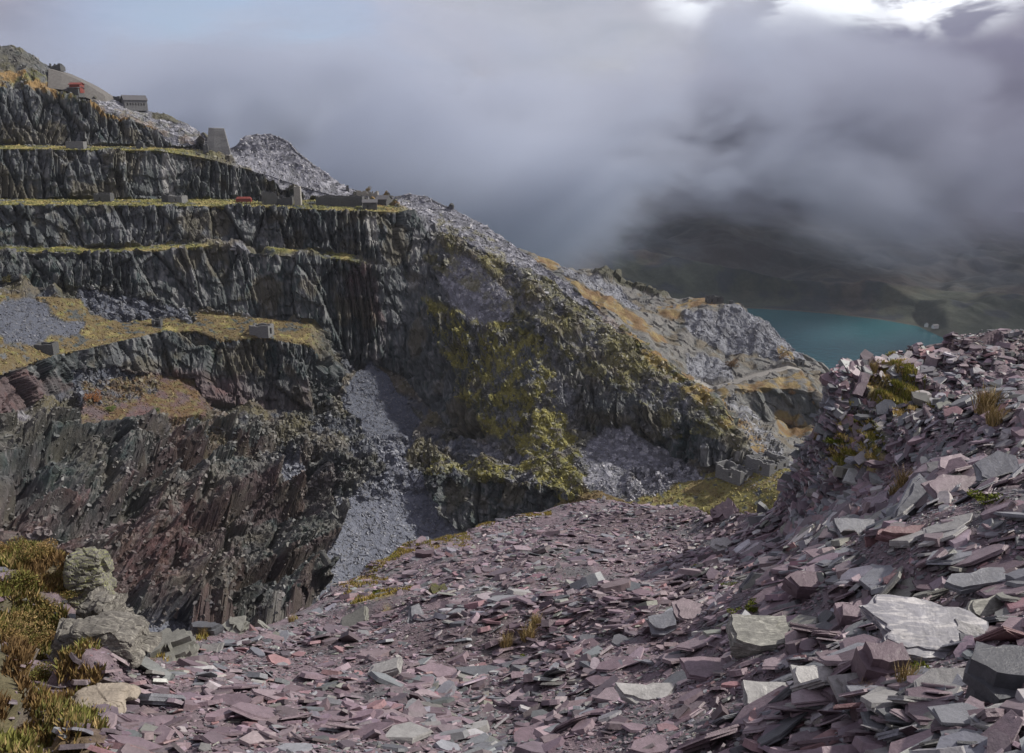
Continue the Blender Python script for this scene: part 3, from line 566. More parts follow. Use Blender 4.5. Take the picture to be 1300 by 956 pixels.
# ------------------------------------------------------------------ the near spoil heap
def slate_colors(n, rng, purple=.55):
    base = np.array([(.185, .142, .162), (.118, .092, .107), (.25, .198, .22), (.185, .190, .208), (.115, .12, .13), (.36, .355, .35), (.19, .192, .175), (.24, .145, .155)])
    p = np.array([.32, .20, .13, .13, .09, .04, .05, .04]); p[[0, 1, 2, 7]] *= purple/.67; p[[3, 4, 5, 6]] *= (1-purple)/.33; p /= p.sum()
    c = base[rng.choice(len(base), n, p=p)]
    return c*rng.uniform(.75, 1.3, (n, 1))*rng.uniform(.95, 1.05, (n, 3))
def heap():
    pxs = np.arange(-420, 1800, 4.0)
    crest = [(-420, 690, 13), (-200, 650, 11.5), (0, 694, 10), (45, 694, 9.8), (80, 712, 9.3), (100, 745, 9.2), (128, 775, 9.0), (142, 812, 8.9), (160, 850, 8.8), (200, 838, 9.6), (250, 815, 11), (330, 792, 12.5), (400, 768, 14.5), (430, 747, 16), (500, 708, 19), (560, 684, 21.5), (620, 662, 24), (700, 646, 27), (760, 638, 28), (800, 640, 27), (860, 650, 24), (900, 656, 19), (930, 650, 17), (990, 640, 14.6), (1006, 600, 13.4), (1018, 560, 12.8), (1035, 520, 12.7), (1052, 478, 12.7), (1066, 458, 12.9), (1090, 449, 13.4), (1130, 446, 14), (1180, 438, 14.8), (1230, 433, 15.2), (1300, 434, 15.5), (1420, 420, 16), (1800, 420, 17)]
    a = np.array(crest); L1 = at(pxs, np.interp(pxs, a[:, 0], a[:, 1]), np.interp(pxs, a[:, 0], a[:, 2]))
    def drop(dr, dz):
        def f(L):
            h = np.hypot(L1[:, 0], L1[:, 1]); b = L1.copy(); b[:, :2] *= ((h+dr)/h)[:, None]; b[:, 2] -= dz; return b
        return f
    def near(r, z):
        def f(L):
            d = bearing(pxs, 900+0*pxs); h = np.hypot(d[:, 0], d[:, 1]); b = d*(r/h)[:, None]; b[:, 2] = z; return b
        return f
    rows = [drop(140, 125), drop(30, 24), drop(4, 3.2), drop(.8, .45), lambda L: L1,
      [(-420, 740, 11), (-200, 720, 9.8), (0, 745, 8.7), (80, 765, 8.9), (128, 800, 8.8), (142, 830, 8.7), (160, 855, 8.7), (200, 850, 9.4), (330, 805, 11.4), (430, 768, 14), (560, 712, 17.5), (700, 675, 20.5), (800, 664, 21), (880, 668, 18.5), (930, 664, 15.5), (990, 652, 13.2), (1006, 635, 12.5), (1035, 590, 12.2), (1060, 560, 12.1), (1100, 520, 12.3), (1180, 490, 12.8), (1300, 480, 13), (1800, 470, 13)],
      [(-420, 790, 9), (0, 800, 7.8), (130, 835, 8), (200, 862, 8.8), (330, 828, 10), (430, 800, 11.6), (560, 765, 12.8), (700, 730, 13.4), (800, 715, 13.6), (900, 700, 12.6), (990, 675, 11.6), (1035, 640, 11.3), (1060, 622, 11.3), (1100, 600, 10.8), (1180, 570, 10.2), (1300, 550, 9.8), (1800, 540, 9.5)],
      [(-420, 850, 7.5), (0, 845, 7), (150, 862, 7.6), (330, 855, 8.4), (560, 815, 9.2), (700, 790, 9.4), (850, 765, 9.2), (990, 722, 8.9), (1100, 690, 8.9), (1200, 660, 8.5), (1300, 640, 8.1), (1800, 620, 7.8)],
      [(-420, 890, 6.4), (0, 880, 6.2), (330, 880, 7), (560, 867, 7), (850, 840, 6.6), (990, 812, 6.4), (1100, 788, 6.2), (1200, 768, 5.9), (1300, 758, 5.7), (1800, 745, 5.4)],
      [(-420, 960, 5), (560, 940, 5.2), (850, 920, 4.9), (1100, 880, 4.4), (1300, 870, 4.2), (1800, 860, 4.0)],
      [(-420, 1050, 3.4), (560, 1040, 3.5), (1100, 980, 2.9), (1800, 960, 2.8)],
      near(1.2, -1.72), near(.15, -1.68)]
    P, rid = loft(rows, pxs, [20, 14, 8, 5, 20, 28, 28, 28, 24, 16, 10, 4])
    Q = P.copy()
    for k in range(3): Q[..., k] = blur(P[..., k], 4)
    P = Q
    nm = normals(P); nm *= np.sign(np.median(nm[..., 2]))
    X, Y, Z = P[..., 0], P[..., 1], P[..., 2]
    px, py = project(P)
    amp = sm(rid, 2.5, 4.5)[:, None]*sm(-rid, -11, -9)[:, None]
    left = sm(-px, -170, -120)
    d = fbm(X/1.1, Y/1.1, Z/1.1, 4, 301)*.13+fbm(X/3.5, Y/3.5, Z/3.5, 3, 303)*.25
    # stepped, coursed face of the tipped mound
    st = 2.2*sm(px, 985, 1010)*sm(rid, 3.6, 4.1)[:, None]*sm(-rid, -6.2, -5.5)[:, None]
    zz = (Z+.12*X)/.13+fbm(X/.8, Y/.8, Z/.8, 2, 310)*.8; d = d+st*((zz-np.floor(zz))-.5)*-.10
    # blocky rock on the left
    l1, l2, li = voro(X/.9, Y/.9, Z/.6, 320)
    d = d*(1-left*.3)+left*((li-.5)*.5)
    P = P+nm*(d*amp)[..., None]
    c1 = fbm(X/.5, Y/.5, Z/.5, 4, 330); c2 = fbm(X/2.2, Y/2.2, Z/2.2, 4, 333)
    col = mix(np.ones(P.shape)*np.array((.175, .136, .153)), (.12, .12, .128), sm(c1, 0, .6))
    col = mix(col, (.10, .078, .078), sm(c2, .1, .6)*.6)
    heather = left*sm(c2+c1*.4, -.6, 0)
    col = mix(col, (.11, .078, .036), heather)
    col = mix(col, (.10, .095, .035), left*sm(c1-c2, .1, .6)*.5)
    qx, qy = px+c2*22, py+c1*10
    mossz = np.zeros(px.shape)
    for p in ([(1120, 440), (1150, 455), (1165, 500), (1130, 520), (1100, 500), (1100, 460)], [(1040, 540), (1100, 520), (1120, 560), (1080, 610), (1030, 600)], [(470, 745), (520, 740), (500, 770), (450, 775)]): mossz = np.maximum(mossz, poly(qx, qy, p))
    mossz = blur(mossz, 1)
    col = mix(col, mix(np.ones(P.shape)*np.array((.22, .18, .075)), (.12, .125, .035), sm(c1, -.2, .4)), mossz*(px > 440))
    m = mat_rock('spoil_ground', None, 9, .8, .04, .8, .4, (1, 1, 1.6))
    link('spoil_heap', grid_mesh('spoil_heap', P, m, col), kind='structure')
    return P, nm, rid, px, py, mossz
HD = heap()
# ------------------------------------------------------------------ slate pieces
def proto_slate(rng, n=None, layers=1, elong=None, thick=None, taper=.12):
    """an angular plate about 1 across; each layer a slightly different outline, so that the sides step like split slate"""
    n = n or int(rng.integers(5, 8)); elong = elong or rng.uniform(1.15, 2.2); thick = thick or rng.uniform(.05, .16)
    a = np.sort((np.arange(n)+rng.uniform(-.32, .32, n))/n*2*pi); r = rng.uniform(.72, 1.1, n)
    base = np.stack([np.cos(a)*r*.5*elong**.5, np.sin(a)*r*.5/elong**.5], 1)
    sk = rng.uniform(-.35, .35); base[:, 0] += base[:, 1]*sk
    V, Fc = [], []
    tilt = rng.uniform(-.12, .12, 2)
    zs = np.linspace(-.5, .5, 2*layers) if layers > 1 else np.array([-.5, .5])
    prev = None
    for k in range(layers):
        s0 = 1-rng.uniform(0, taper)*(k > 0)-(.10 if k == 0 else 0); off = rng.uniform(-.03, .03, 2)*(layers > 1)
        jit = rng.uniform(-.035, .035, base.shape)*(layers > 1)
        zb = -.5+k/layers; zt = -.5+(k+1)/layers
        for z, s in ((zb, s0), (zt, s0*(1-rng.uniform(0, taper)))):
            ring = base*s+off+jit
            V.append(np.concatenate([ring, (z*thick+ring@tilt*.6*(1 if z > 0 else .4))[:, None]], 1))
    o = 0; R = len(V)
    Fc.append(list(range(n))[::-1])
    for k in range(R-1):
        for i in range(n):
            j = (i+1) % n; Fc.append([k*n+i, k*n+j, (k+1)*n+j, (k+1)*n+i])
    Fc.append([(R-1)*n+i for i in range(n)])
    return np.concatenate(V), Fc
def scatter_mesh(name, protos, pid, M, loc, col, mat):
    """one mesh from many pieces: M is (n,3,3) rotation times scale"""
    Vs, Ls, Ts, Cs, off = [], [], [], [], 0
    for k, (V, Fc) in enumerate(protos):
        s = np.where(pid == k)[0]
        if not len(s): continue
        W = np.einsum('nij,vj->nvi', M[s], V)+loc[s][:, None]
        loops = np.concatenate([np.array(f) for f in Fc]); tot = np.array([len(f) for f in Fc])
        o = off+np.arange(len(s))*len(V)
        Vs.append(W.reshape(-1, 3)); Ls.append((loops[None]+o[:, None]).ravel()); Ts.append(np.tile(tot, len(s)))
        Cs.append(np.repeat(col[s], len(V), 0)); off += len(s)*len(V)
    T = np.concatenate(Ts); S = np.concatenate([[0], np.cumsum(T)[:-1]])
    return mesh_arrays(name, np.concatenate(Vs), np.concatenate(Ls), S, T, mat, np.concatenate(Cs))
def frames(nrm, yaw, pitch, roll):
    """rotation matrices: lie on a surface with normal nrm, turned by yaw, then leaned"""
    n = len(nrm); nrm = nrm/np.linalg.norm(nrm, axis=1, keepdims=True)
    ax = np.cross(nrm, np.tile([[0, 1., 0]], (n, 1))); ax /= np.linalg.norm(ax, axis=1, keepdims=True)+1e-9
    ay = np.cross(nrm, ax)
    B = np.stack([ax, ay, nrm], 2)
    def rot(axis, t):
        c, s = np.cos(t), np.sin(t); z, o = 0*t, 0*t+1
        if axis == 2: return np.stack([np.stack([c, -s, z], 1), np.stack([s, c, z], 1), np.stack([z, z, o], 1)], 1)
        if axis == 0: return np.stack([np.stack([o, z, z], 1), np.stack([z, c, -s], 1), np.stack([z, s, c], 1)], 1)
        return np.stack([np.stack([c, z, s], 1), np.stack([z, o, z], 1), np.stack([-s, z, c], 1)], 1)
    return B@rot(0, pitch)@rot(1, roll)@rot(2, yaw)
def pick(P, w, n, rng):
    """n points spread over the surface P by area times weight w"""
    a = np.linalg.norm(np.cross(P[1:, :-1]-P[:-1, :-1], P[:-1, 1:]-P[:-1, :-1]), axis=-1)
    p = (a*w[:-1, :-1]).ravel(); p /= p.sum()
    k = rng.choice(len(p), n, p=p); i, j = np.unravel_index(k, a.shape)
    u, v = rng.uniform(0, 1, (2, n, 1))
    return P[i, j]*(1-u)*(1-v)+P[i+1, j]*u*(1-v)+P[i, j+1]*(1-u)*v+P[i+1, j+1]*u*v, i, j
rng = np.random.default_rng(11)
MR = mat_rock('slate', None, 6, .55, .02, .52, .22, (1, 1, 1), spec=.5)
PROT = [proto_slate(rng, layers=1) for _ in range(14)]+[proto_slate(rng, layers=1, thick=rng.uniform(.2, .42)) for _ in range(4)]
PROT2 = [proto_slate(rng, layers=3, taper=.06) for _ in range(10)]
def near_scatter():
    P, nm, rid, px, py, mossz = HD
    w = ((rid[:, None] > 1.7) & (rid[:, None] < 9.6) & (px > -200) & (px < 1420)).astype(float)*np.where(rid[:, None] > 3.8, 1., .12)*np.where(px > 130, 1., .12)
    w *= 1-.65*(mossz > .4)
    dist = np.linalg.norm(P, axis=-1); dens = w/np.maximum(dist, 4)**1.15
    lots = []
    for n, lo, hi, k in ((90000, .022, .07, 1.0), (42000, .07, .26, 0.9), (7500, .17, .44, .8)):
        p, i, j = pick(P, dens*(dist**.6 if lo > .05 else 1)*((1+4*sm(px, 930, 1010)*sm(py, 585, 620)) if lo > .15 else 1)*((px > 130) if lo > .15 else 1)*((1+6*sm(px, 985, 1000)*sm(-px, -1110, -1070)*sm(-rid, -7, -6)[:, None]) if lo > .05 else 1), n, rng)
        cl = fbm(p[:, 0]/1.3, p[:, 1]/1.3, p[:, 2]/1.3, 3, 400)
        if lo > .06:                                   # larger pieces gather in drifts, fine chips lie between them
            rgt = sm(project(p)[0], 880, 1020)
            crestband = sm(np.hypot(p[:, 0], p[:, 1]), 17, 20)*(1-rgt)
            k_ = rng.uniform(-.7, .7, n) < cl+.15+rgt*.5-crestband*.15; p, i, j = p[k_], i[k_], j[k_]
        m = len(p); s = lo*(hi/lo)**(rng.uniform(0, 1, m)**1.5)
        nrm = nm[i, j]+rng.normal(0, .11 if lo > .15 else .15, (m, 3)); nrm[:, 2] = np.abs(nrm[:, 2])
        gx, _ = project(p)
        face = sm(gx, 990, 1010)*sm(-nm[i, j][:, 2], -.75, -.45)       # on the steep end they lie flat, like courses
        nrm = nrm*(1-face[:, None])+np.array([.1, -.15, 1])*face[:, None]
        lean = rng.normal(0, .17 if lo > .15 else .24, m)
        lots.append((p, nrm, s, rng.uniform(0, 2*pi, m), lean, rng.normal(-.06, .16 if lo > .15 else .22, m), rng.uniform(.5, 1, m)))
    p, nrm, s, yaw, pit, rol, th = [np.concatenate(x) for x in zip(*lots)]
    # yaw drifts together so that the plates imbricate
    yaw = np.where(rng.uniform(0, 1, len(s)) < .6, fbm(p[:, 0]/2, p[:, 1]/2, p[:, 2]/2, 2, 410)*1.2+rng.normal(0, .35, len(s))+.4, yaw)
    M = frames(nrm, yaw, pit, rol)*s[:, None, None]; M[:, :, 2] *= th[:, None]
    pid = rng.integers(0, len(PROT), len(s))
    gx, gy = project(p)
    pur = np.clip(.78-.30*sm(gx, 960, 1150)-.25*sm(fbm(p[:, 0]/1.5, p[:, 1]/1.5, p[:, 2]/1.5, 2, 420), 0, .5), 0, 1)
    c = np.where((rng.uniform(0, 1, len(s)) < pur)[:, None], slate_colors(len(s), rng, .97), slate_colors(len(s), rng, .15))
    c *= (1+.35*sm(gy, 760, 650)*0)[:, None] if False else 1
    loc = p+nrm/np.linalg.norm(nrm, axis=1, keepdims=True)*(s*.06)[:, None]
    return dict(p=loc, M=M, s=s, pid=pid, c=c, nrm=nrm)
NS = near_scatter()
# ------------------------------------------------------------------ individual slabs: the ones that show largest, each an object
HERO = []   # filled below; keep clear of them
SLATE_COLS = {'purple': (.185, .140, .160), 'dark purple': (.135, .098, .115), 'mauve': (.235, .187, .205), 'blue-grey': (.185, .192, .212), 'dark grey': (.095, .10, .11), 'pale grey': (.29, .287, .28), 'greenish grey': (.19, .192, .172), 'reddish purple': (.17, .095, .10), 'whitish': (.37, .365, .355)}
SM = {k: mat_rock(k.replace(' ', '_')+'_slate', v, 7, .55, .018, .5, .25, rnd=.18, spec=.5) for k, v in SLATE_COLS.items()}
SM['streaked'] = mat_rock('streaked_slate', (.20, .20, .225), 3.5, .6, .012, .48, .22, streak=(.42, .41, .41))
SM['mossy'] = mat_rock('mossy_slate', (.09, .085, .05), 5, .7, .02, .8, .35, streak=(.12, .13, .02))
SM['greenish streaked'] = mat_rock('lichened_slate', (.20, .20, .18), 5, .8, .015, .7, .3, streak=(.34, .34, .30))
def slab_mesh(name, outline, thick, mat, layers=4, seed=0, bevel=.006, top_tilt=0, ragged=.012):
    """outline in metres; split-slate slab with stepped laminae along its sides and fine chipped edges"""
    r = np.random.default_rng(seed)
    o = np.array(outline, float); pts = []
    for i in range(len(o)):
        a, b = o[i], o[(i+1) % len(o)]; k = max(2, int(np.linalg.norm(b-a)/.06))
        for t in np.arange(k)/k: pts.append(a*(1-t)+b*t)
    o = np.array(pts); n = len(o); c = o.mean(0); size = np.ptp(o)
    prof = r.uniform(-1, 1, n)
    V, Fc = [], []; z = -thick/2
    hs = r.uniform(.6, 1.4, layers); hs = hs/hs.sum()*thick
    for k in range(layers):
        ph = r.uniform(0, 6); d = (c-o); d /= np.linalg.norm(d, axis=1, keepdims=True)+1e-9
        ins = np.abs(np.sin(np.arange(n)*.9+ph)+r.normal(0, .8, n))*ragged+(ragged*.9 if k in (0, layers-1) else 0)
        if layers > 1 and k == layers-1: ins = ins+sm(np.sin(np.arange(n)/n*2*pi+ph), .2, .9)*ragged*3
        ring = o+d*ins[:, None]
        for q, e in ((0, 0), (1, .003)):
            zz = z+q*hs[k]
            V.append(np.concatenate([ring+d*e, (np.full(n, zz)+(ring-c)[:, 0]*top_tilt*(zz/thick+.5)+r.normal(0, .0015, n))[:, None]], 1))
        z += hs[k]
    R = len(V); V = np.concatenate(V)
    Fc.append(list(range(n))[::-1])
    for k in range(R-1):
        for i in range(n):
            j = (i+1) % n; Fc.append([k*n+i, k*n+j, (k+1)*n+j, (k+1)*n+i])
    # top: two inner rings and a cap with gentle relief
    top = (R-1)*n; rings = [top]
    allV = [V]; cnt = len(V)
    zt = V[top:top+n, 2]
    for s in ():
        ring = c+(V[top:top+n, :2]-c)*s
        h = min(thick*.05, .004)*np.sin(ring[:, 0]*7/size+seed)+r.normal(0, .0006, n)
        allV.append(np.concatenate([ring, (zt.mean()+(zt-zt.mean())*s+h)[:, None]], 1)); rings.append(cnt); cnt += n
    allV.append(np.array([[c[0], c[1], zt.mean()]])); cen = cnt
    for a, b in zip(rings[:-1], rings[1:]):
        for i in range(n):
            j = (i+1) % n; Fc.append([a+i, a+j, b+j, b+i])
    Fc.append([top+i for i in range(n)])
    V = allV[0]
    loops = np.concatenate([np.array(f) for f in Fc]); T = np.array([len(f) for f in Fc])
    return mesh_arrays(name, V, loops, np.concatenate([[0], np.cumsum(T)[:-1]]), T, mat)
def surf(px, py):
    """where the line of sight towards a surveyed point meets the heap, and the heap's slope there"""
    P, nm, rid, hx, hy, _ = HD
    d = (hx-px)**2+(hy-py)**2; d = np.where((rid[:, None] > 3.9)*(rid[:, None] < 10.5), d, 1e9)
    k = np.unravel_index(np.argmin(d), d.shape); return P[k].copy(), nm[k].copy()
def hero(name, label, px, py, w, outline, thick, mat, n=(0, 0, 1), yaw=0, lift=.5, layers=4, cat='slate', blend=0., **kw):
    """w: real width in metres of the unit outline. n: the way its face looks"""
    p, sn = surf(px, py)
    if px > 930 and py > 630: w *= 1.2; thick *= 1.15
    nn = np.array(n, float)*(1-blend)+sn*blend
    me = slab_mesh(name, np.array(outline)*w, thick, SM[mat], layers, seed=len(HERO)+3, **kw)
    o = link(name, me, label=label, category=cat)
    R = frames(nn[None], np.array([yaw]), np.zeros(1), np.zeros(1))[0]
    o.matrix_world = Matrix.Translation(Vector(p+nn/np.linalg.norm(nn)*thick*lift)) @ Matrix(R.tolist()).to_4x4()
    o.rotation_mode = 'XYZ'
    HERO.append((px, py, w*1126/np.linalg.norm(p)*.42, w*1126/np.linalg.norm(p)*.30)); return o
# outlines: u to the viewer's right, v uphill (away from the viewer)
PENT = [(-.5, -.12), (-.35, -.4), (.25, -.42), (.5, -.1), (.32, .36), (-.2, .42)]
LONG = [(-.5, -.1), (-.3, -.19), (.35, -.15), (.5, -.02), (.38, .17), (-.34, .19)]
KITE = [(-.12, -.5), (.18, -.42), (.34, .05), (.22, .5), (-.02, .42), (-.36, .12)]
SQ = [(-.48, -.34), (.45, -.36), (.5, .25), (.1, .4), (-.42, .33)]
BIG = [(-.5, -.12), (-.40, -.22), (-.12, -.30), (.12, -.36), (.34, -.34), (.40, -.26), (.50, -.22), (.38, -.05), (.36, .02), (.42, .10), (.30, .22), (-.05, .26), (-.46, .24)]
H = hero
H('streaked_slate', 'large pale slab with white streaks lying across a dark block at the front', 1162, 818, .62, BIG, .055, 'streaked', (.05, -.45, 1), 0, 2.6, 5, ragged=.014)
H('slate_block', 'dark upright block propping the streaked pale slab', 1112, 846, .24, SQ, .26, 'dark purple', (.0, -.3, 1), .1, .15, 5, cat='slate block')
H('loose_slate', 'blue-grey slab standing on its point among purple slates', 1172, 665, .52, [(-.42, .05), (-.30, -.02), (-.25, -.36), (.05, -.52), (.16, -.42), (.42, .2), (.40, .5), (.28, .52), (.1, .3)], .05, 'blue-grey', (.15, -1.0, .62), 0, 2.4, 3)
H('loose_slate', 'wide blue-grey slab with a square notch lying below the pointed slab', 1103, 694, .50, [(-.5, .05), (-.32, -.2), (-.05, -.28), (.5, -.25), (.48, .15), (.08, .34), (-.25, .25)], .05, 'blue-grey', (0, -.55, 1), 0, 1.2, 3)
H('slate_block', 'thick grey six-sided block with a lichen corner in the middle of the heap', 1028, 765, .40, [(-.5, 0), (-.38, -.22), (.2, -.25), (.5, -.05), (.30, .22), (-.28, .26)], .13, 'dark purple', (.05, -.3, 1), 0, .8, 5, cat='slate block')
H('slate_block', 'small dark block with a purple top beside the six-sided block', 1078, 785, .22, SQ, .12, 'purple', (0, -.35, 1), .1, .7, 4, cat='slate block')
H('slate_bar', 'reddish purple bar-shaped slate with square ends', 1160, 719, .38, [(-.5, -.12), (.36, -.13), (.5, 0), (.30, .12), (-.48, .12)], .085, 'reddish purple', (.0, -.4, 1), .05, .9, 3, cat='slate bar')
H('loose_slate', 'reddish leaf-shaped slate leaning on the end of the bar-shaped slate', 1122, 716, .22, KITE, .03, 'reddish purple', (-.2, -1, .5), 0, 1.5, 2)
H('loose_slate', 'long grey slab sloping down to the left above the streaked slab', 1236, 743, .40, LONG, .05, 'blue-grey', (-.1, -.25, 1), .12, 1.6, 3)
H('loose_slate', 'greenish grey tilted slab above the right end of the streaked slab', 1245, 764, .34, LONG, .045, 'greenish streaked', (.2, -.8, 1), .35, 1.6, 3)
H('loose_slate', 'dark grey pointed slab standing upright in the dip by the moss', 948, 752, .36, KITE, .06, 'dark grey', (.25, -1, .35), .15, 2.2, 3)
H('slate_block', 'pale greenish block with a flaking top at the foot of the heap', 962, 818, .42, SQ, .17, 'greenish streaked', (0, -.25, 1), 0, .55, 6, cat='slate block', ragged=.018)
H('loose_slate', 'broad purple slab with a chipped edge lying on fine chips', 893, 838, .44, [(-.5, .0), (-.38, -.3), (.1, -.34), (.5, -.28), (.42, .22), (.1, .32), (-.15, .26)], .045, 'purple', (0, -.1, 1), 0, 1.0, 3)
H('loose_slate', 'pale grey rounded slab at the bottom edge of the heap', 815, 864, .52, [(-.5, -.2), (.5, -.2), (.42, .05), (.1, .26), (-.1, .26), (-.42, .02)], .06, 'pale grey', (0, -.2, 1), 0, .8, 3)
H('loose_slate', 'squarish pale slab at the bottom edge left of the bright pointed one', 962, 862, .28, SQ, .05, 'pale grey', (0, -.35, 1), 0, .9, 3)
H('loose_slate', 'bright pointed slab next to the dark prop block', 1030, 856, .26, [(-.5, -.4), (.45, -.42), (.5, 0), (.1, .45), (-.1, .35)], .05, 'whitish', (0, -.45, 1), 0, .9, 3)
H('loose_slate', 'pale slab with a cut corner between the bright slab and the prop block', 1074, 862, .22, SQ, .05, 'pale grey', (0, -.4, 1), .2, .9, 3)
H('white_rock', 'chalky white angular rock on the crest of the heap', 945, 662, .36, [(-.5, -.2), (.1, -.36), (.5, 0), (.1, .4), (-.4, .3)], .22, 'whitish', (0, -.6, 1), .1, .45, 3, cat='rock', ragged=.03)
H('white_rock', 'whitish slab among the pale rocks below the chalky rock', 912, 690, .42, PENT, .14, 'whitish', (0, -.4, 1), .2, .5, 3, cat='rock', ragged=.03)
H('standing_slate', 'tall greenish slab standing on end on the rim above the pit', 337, 790, .40, [(-.24, -.46), (.26, -.48), (.28, .5), (.02, .40), (-.22, .32)], .08, 'greenish grey', (-.25, -1, .15), 0, .6, 3)
H('loose_slate', 'pale grooved slab lying near the rim left of the standing slab', 271, 823, .32, [(-.5, -.25), (.4, -.26), (.5, .0), (.42, .2), (-.4, .22)], .07, 'pale grey', (-.1, -.8, 1), 0, 1.2, 4)
H('slate_block', 'long dark block with a pale top lying behind the grooved slab', 262, 808, .46, LONG, .13, 'dark grey', (0, -.1, 1), -.1, .7, 4, cat='slate block')
H('slate_block', 'brown jagged block on the rim between grooved and standing slabs', 300, 806, .40, PENT, .20, 'greenish grey', (.2, -.5, 1), .3, .4, 4, cat='slate block', ragged=.03)
H('boulder', 'rough grey-brown boulder overhanging the gap at the left end of the rim', 222, 834, .62, PENT, .34, 'greenish grey', (-.1, -.3, 1), 0, .25, 5, cat='boulder', ragged=.04)
H('slate_block', 'blocky grey slab with a bluish top face beside a moss patch', 838, 790, .32, SQ, .12, 'blue-grey', (-.15, -.5, 1), .2, .7, 3, cat='slate block')
H('loose_slate', 'wide purple slab sloping left behind the bluish block', 872, 778, .40, PENT, .05, 'mauve', (.1, -.35, 1), -.3, 1.2, 3)
H('slate_block', 'dark purple block alone on the gravelly crest', 541, 712, .46, [(-.5, -.2), (.45, -.22), (.5, .1), (.1, .25), (-.4, .2)], .2, 'dark purple', (0, -.15, 1), 0, .5, 3, cat='slate block')
H('mossy_rock', 'moss-covered dark rock with a pale lower lip', 556, 768, .36, PENT, .22, 'mossy', (.15, -.6, 1), .2, .5, 4, cat='rock', ragged=.03)
H('slate_block', 'grey block with a pale top edge at the bottom of the slope', 494, 846, .38, [(-.5, -.2), (.4, -.25), (.5, .05), (.2, .25), (-.4, .2)], .12, 'pale grey', (-.2, -.3, 1), .15, .8, 5, cat='slate block')
H('slate_block', 'angular grey-green block with a flat sloping face near the lichen strip', 452, 782, .56, [(-.5, -.25), (.3, -.3), (.5, .1), (.1, .35), (-.35, .2)], .16, 'greenish grey', (-.35, -.7, 1), .25, .5, 4, cat='slate block')
H('loose_slate', 'steep blue-grey slab leaning on dark shards below the mossy rock', 527, 798, .42, KITE, .07, 'blue-grey', (.5, -1, .9), .5, 1.2, 3)
H('contorted_rock', 'twisted purple rock knob rising at the edge of the heap below the ruined barracks', 922, 640, .62, [(-.45, -.4), (.3, -.5), (.5, -.1), (.2, .2), (.1, .5), (-.25, .45), (-.5, .05)], .34, 'purple', (-.5, -.6, .8), .2, .35, 7, cat='rock', ragged=.05)
H('white_post', 'short leaning white stone post on the far crest', 764, 640, .42, [(-.1, -.5), (.12, -.5), (.12, .5), (-.1, .5)], .10, 'whitish', (.3, -1, .2), .35, .2, 1, cat='post')
H('leaning_slate', 'tall mauve slab leaning against the mossy top of the mound', 1093, 488, .40, [(-.24, -.5), (.16, -.46), (.26, .5), (-.12, .48), (-.2, 0)], .05, 'mauve', (.1, -1, .5), -.18, 1.2, 2)
H('loose_slate', 'purple rectangular slate beside the foot of the leaning mauve slab', 1107, 497, .18, SQ, .03, 'mauve', (0, -1, .8), 0, 1.2, 2)
H('loose_slate', 'broad purple-grey triangular slab half way up the mound', 1168, 517, .34, [(-.5, .1), (.1, -.35), (.5, .2), (0, .32)], .035, 'mauve', (0, -.55, 1), 0, 1.5, 2)
H('loose_slate', 'pale slab with a split corner set in the left face of the mound', 1038, 552, .28, KITE, .04, 'pale grey', (-.5, -1, .8), .5, 1.5, 2)
H('loose_slate', 'flat dark slab jutting from the mound below the mossy top', 1092, 524, .44, LONG, .05, 'dark grey', (0, -.1, 1), 0, 1.5, 3)
H('loose_slate', 'long grey slab jutting from the middle of the mound face', 1078, 582, .46, LONG, .05, 'blue-grey', (-.05, -.15, 1), .05, 1.5, 3)
H('loose_slate', 'long dark purple slab jutting from the mound face beside the dry grass', 1110, 588, .42, LONG, .05, 'dark purple', (.05, -.15, 1), -.05, 1.5, 3)
H('loose_slate', 'large blue-grey slab dipping left at the top right of the heap', 1285, 628, .46, PENT, .06, 'blue-grey', (-.3, -.5, 1), .3, 1.4, 3)
H('loose_slate', 'large mauve slab beneath the blue-grey slab at the top right', 1232, 648, .52, [(-.5, -.1), (.1, -.3), (.5, -.15), (.45, .2), (-.2, .3)], .05, 'mauve', (-.05, -.4, 1), .1, 1.2, 3)
H('loose_slate', 'pinkish slab with a concave edge left of the large mauve slab', 1222, 615, .40, PENT, .045, 'mauve', (0, -.4, 1), .25, 1.4, 3)
H('loose_slate', 'pale pointed flake tilted up behind the big slabs', 1205, 610, .36, KITE, .03, 'pale grey', (-.5, -.6, 1), .9, 1.8, 2)
H('boulder', 'black rounded boulder in the bottom right corner', 1275, 872, .36, PENT, .2, 'dark grey', (0, -.1, 1), 0, .2, 3, cat='boulder', ragged=.02)
H('slate_block', 'dark purple block standing at the right edge of the heap', 1292, 832, .28, KITE, .18, 'dark purple', (-.2, -.8, .8), 0, .6, 4, cat='slate block')
H('loose_slate', 'oval white slate on the ground below the streaked slab', 1206, 858, .13, PENT, .02, 'whitish', (0, -.2, 1), 0, 1.4, 2)
H('loose_slate', 'bright curved slate behind the right end of the streaked slab', 1230, 800, .20, KITE, .03, 'whitish', (-.2, -.5, 1), .8, 1.8, 2)
H('loose_slate', 'dark wedge slab wedged behind the streaked slab', 1185, 778, .34, LONG, .06, 'dark grey', (0, -.2, 1), .1, 1.2, 3)

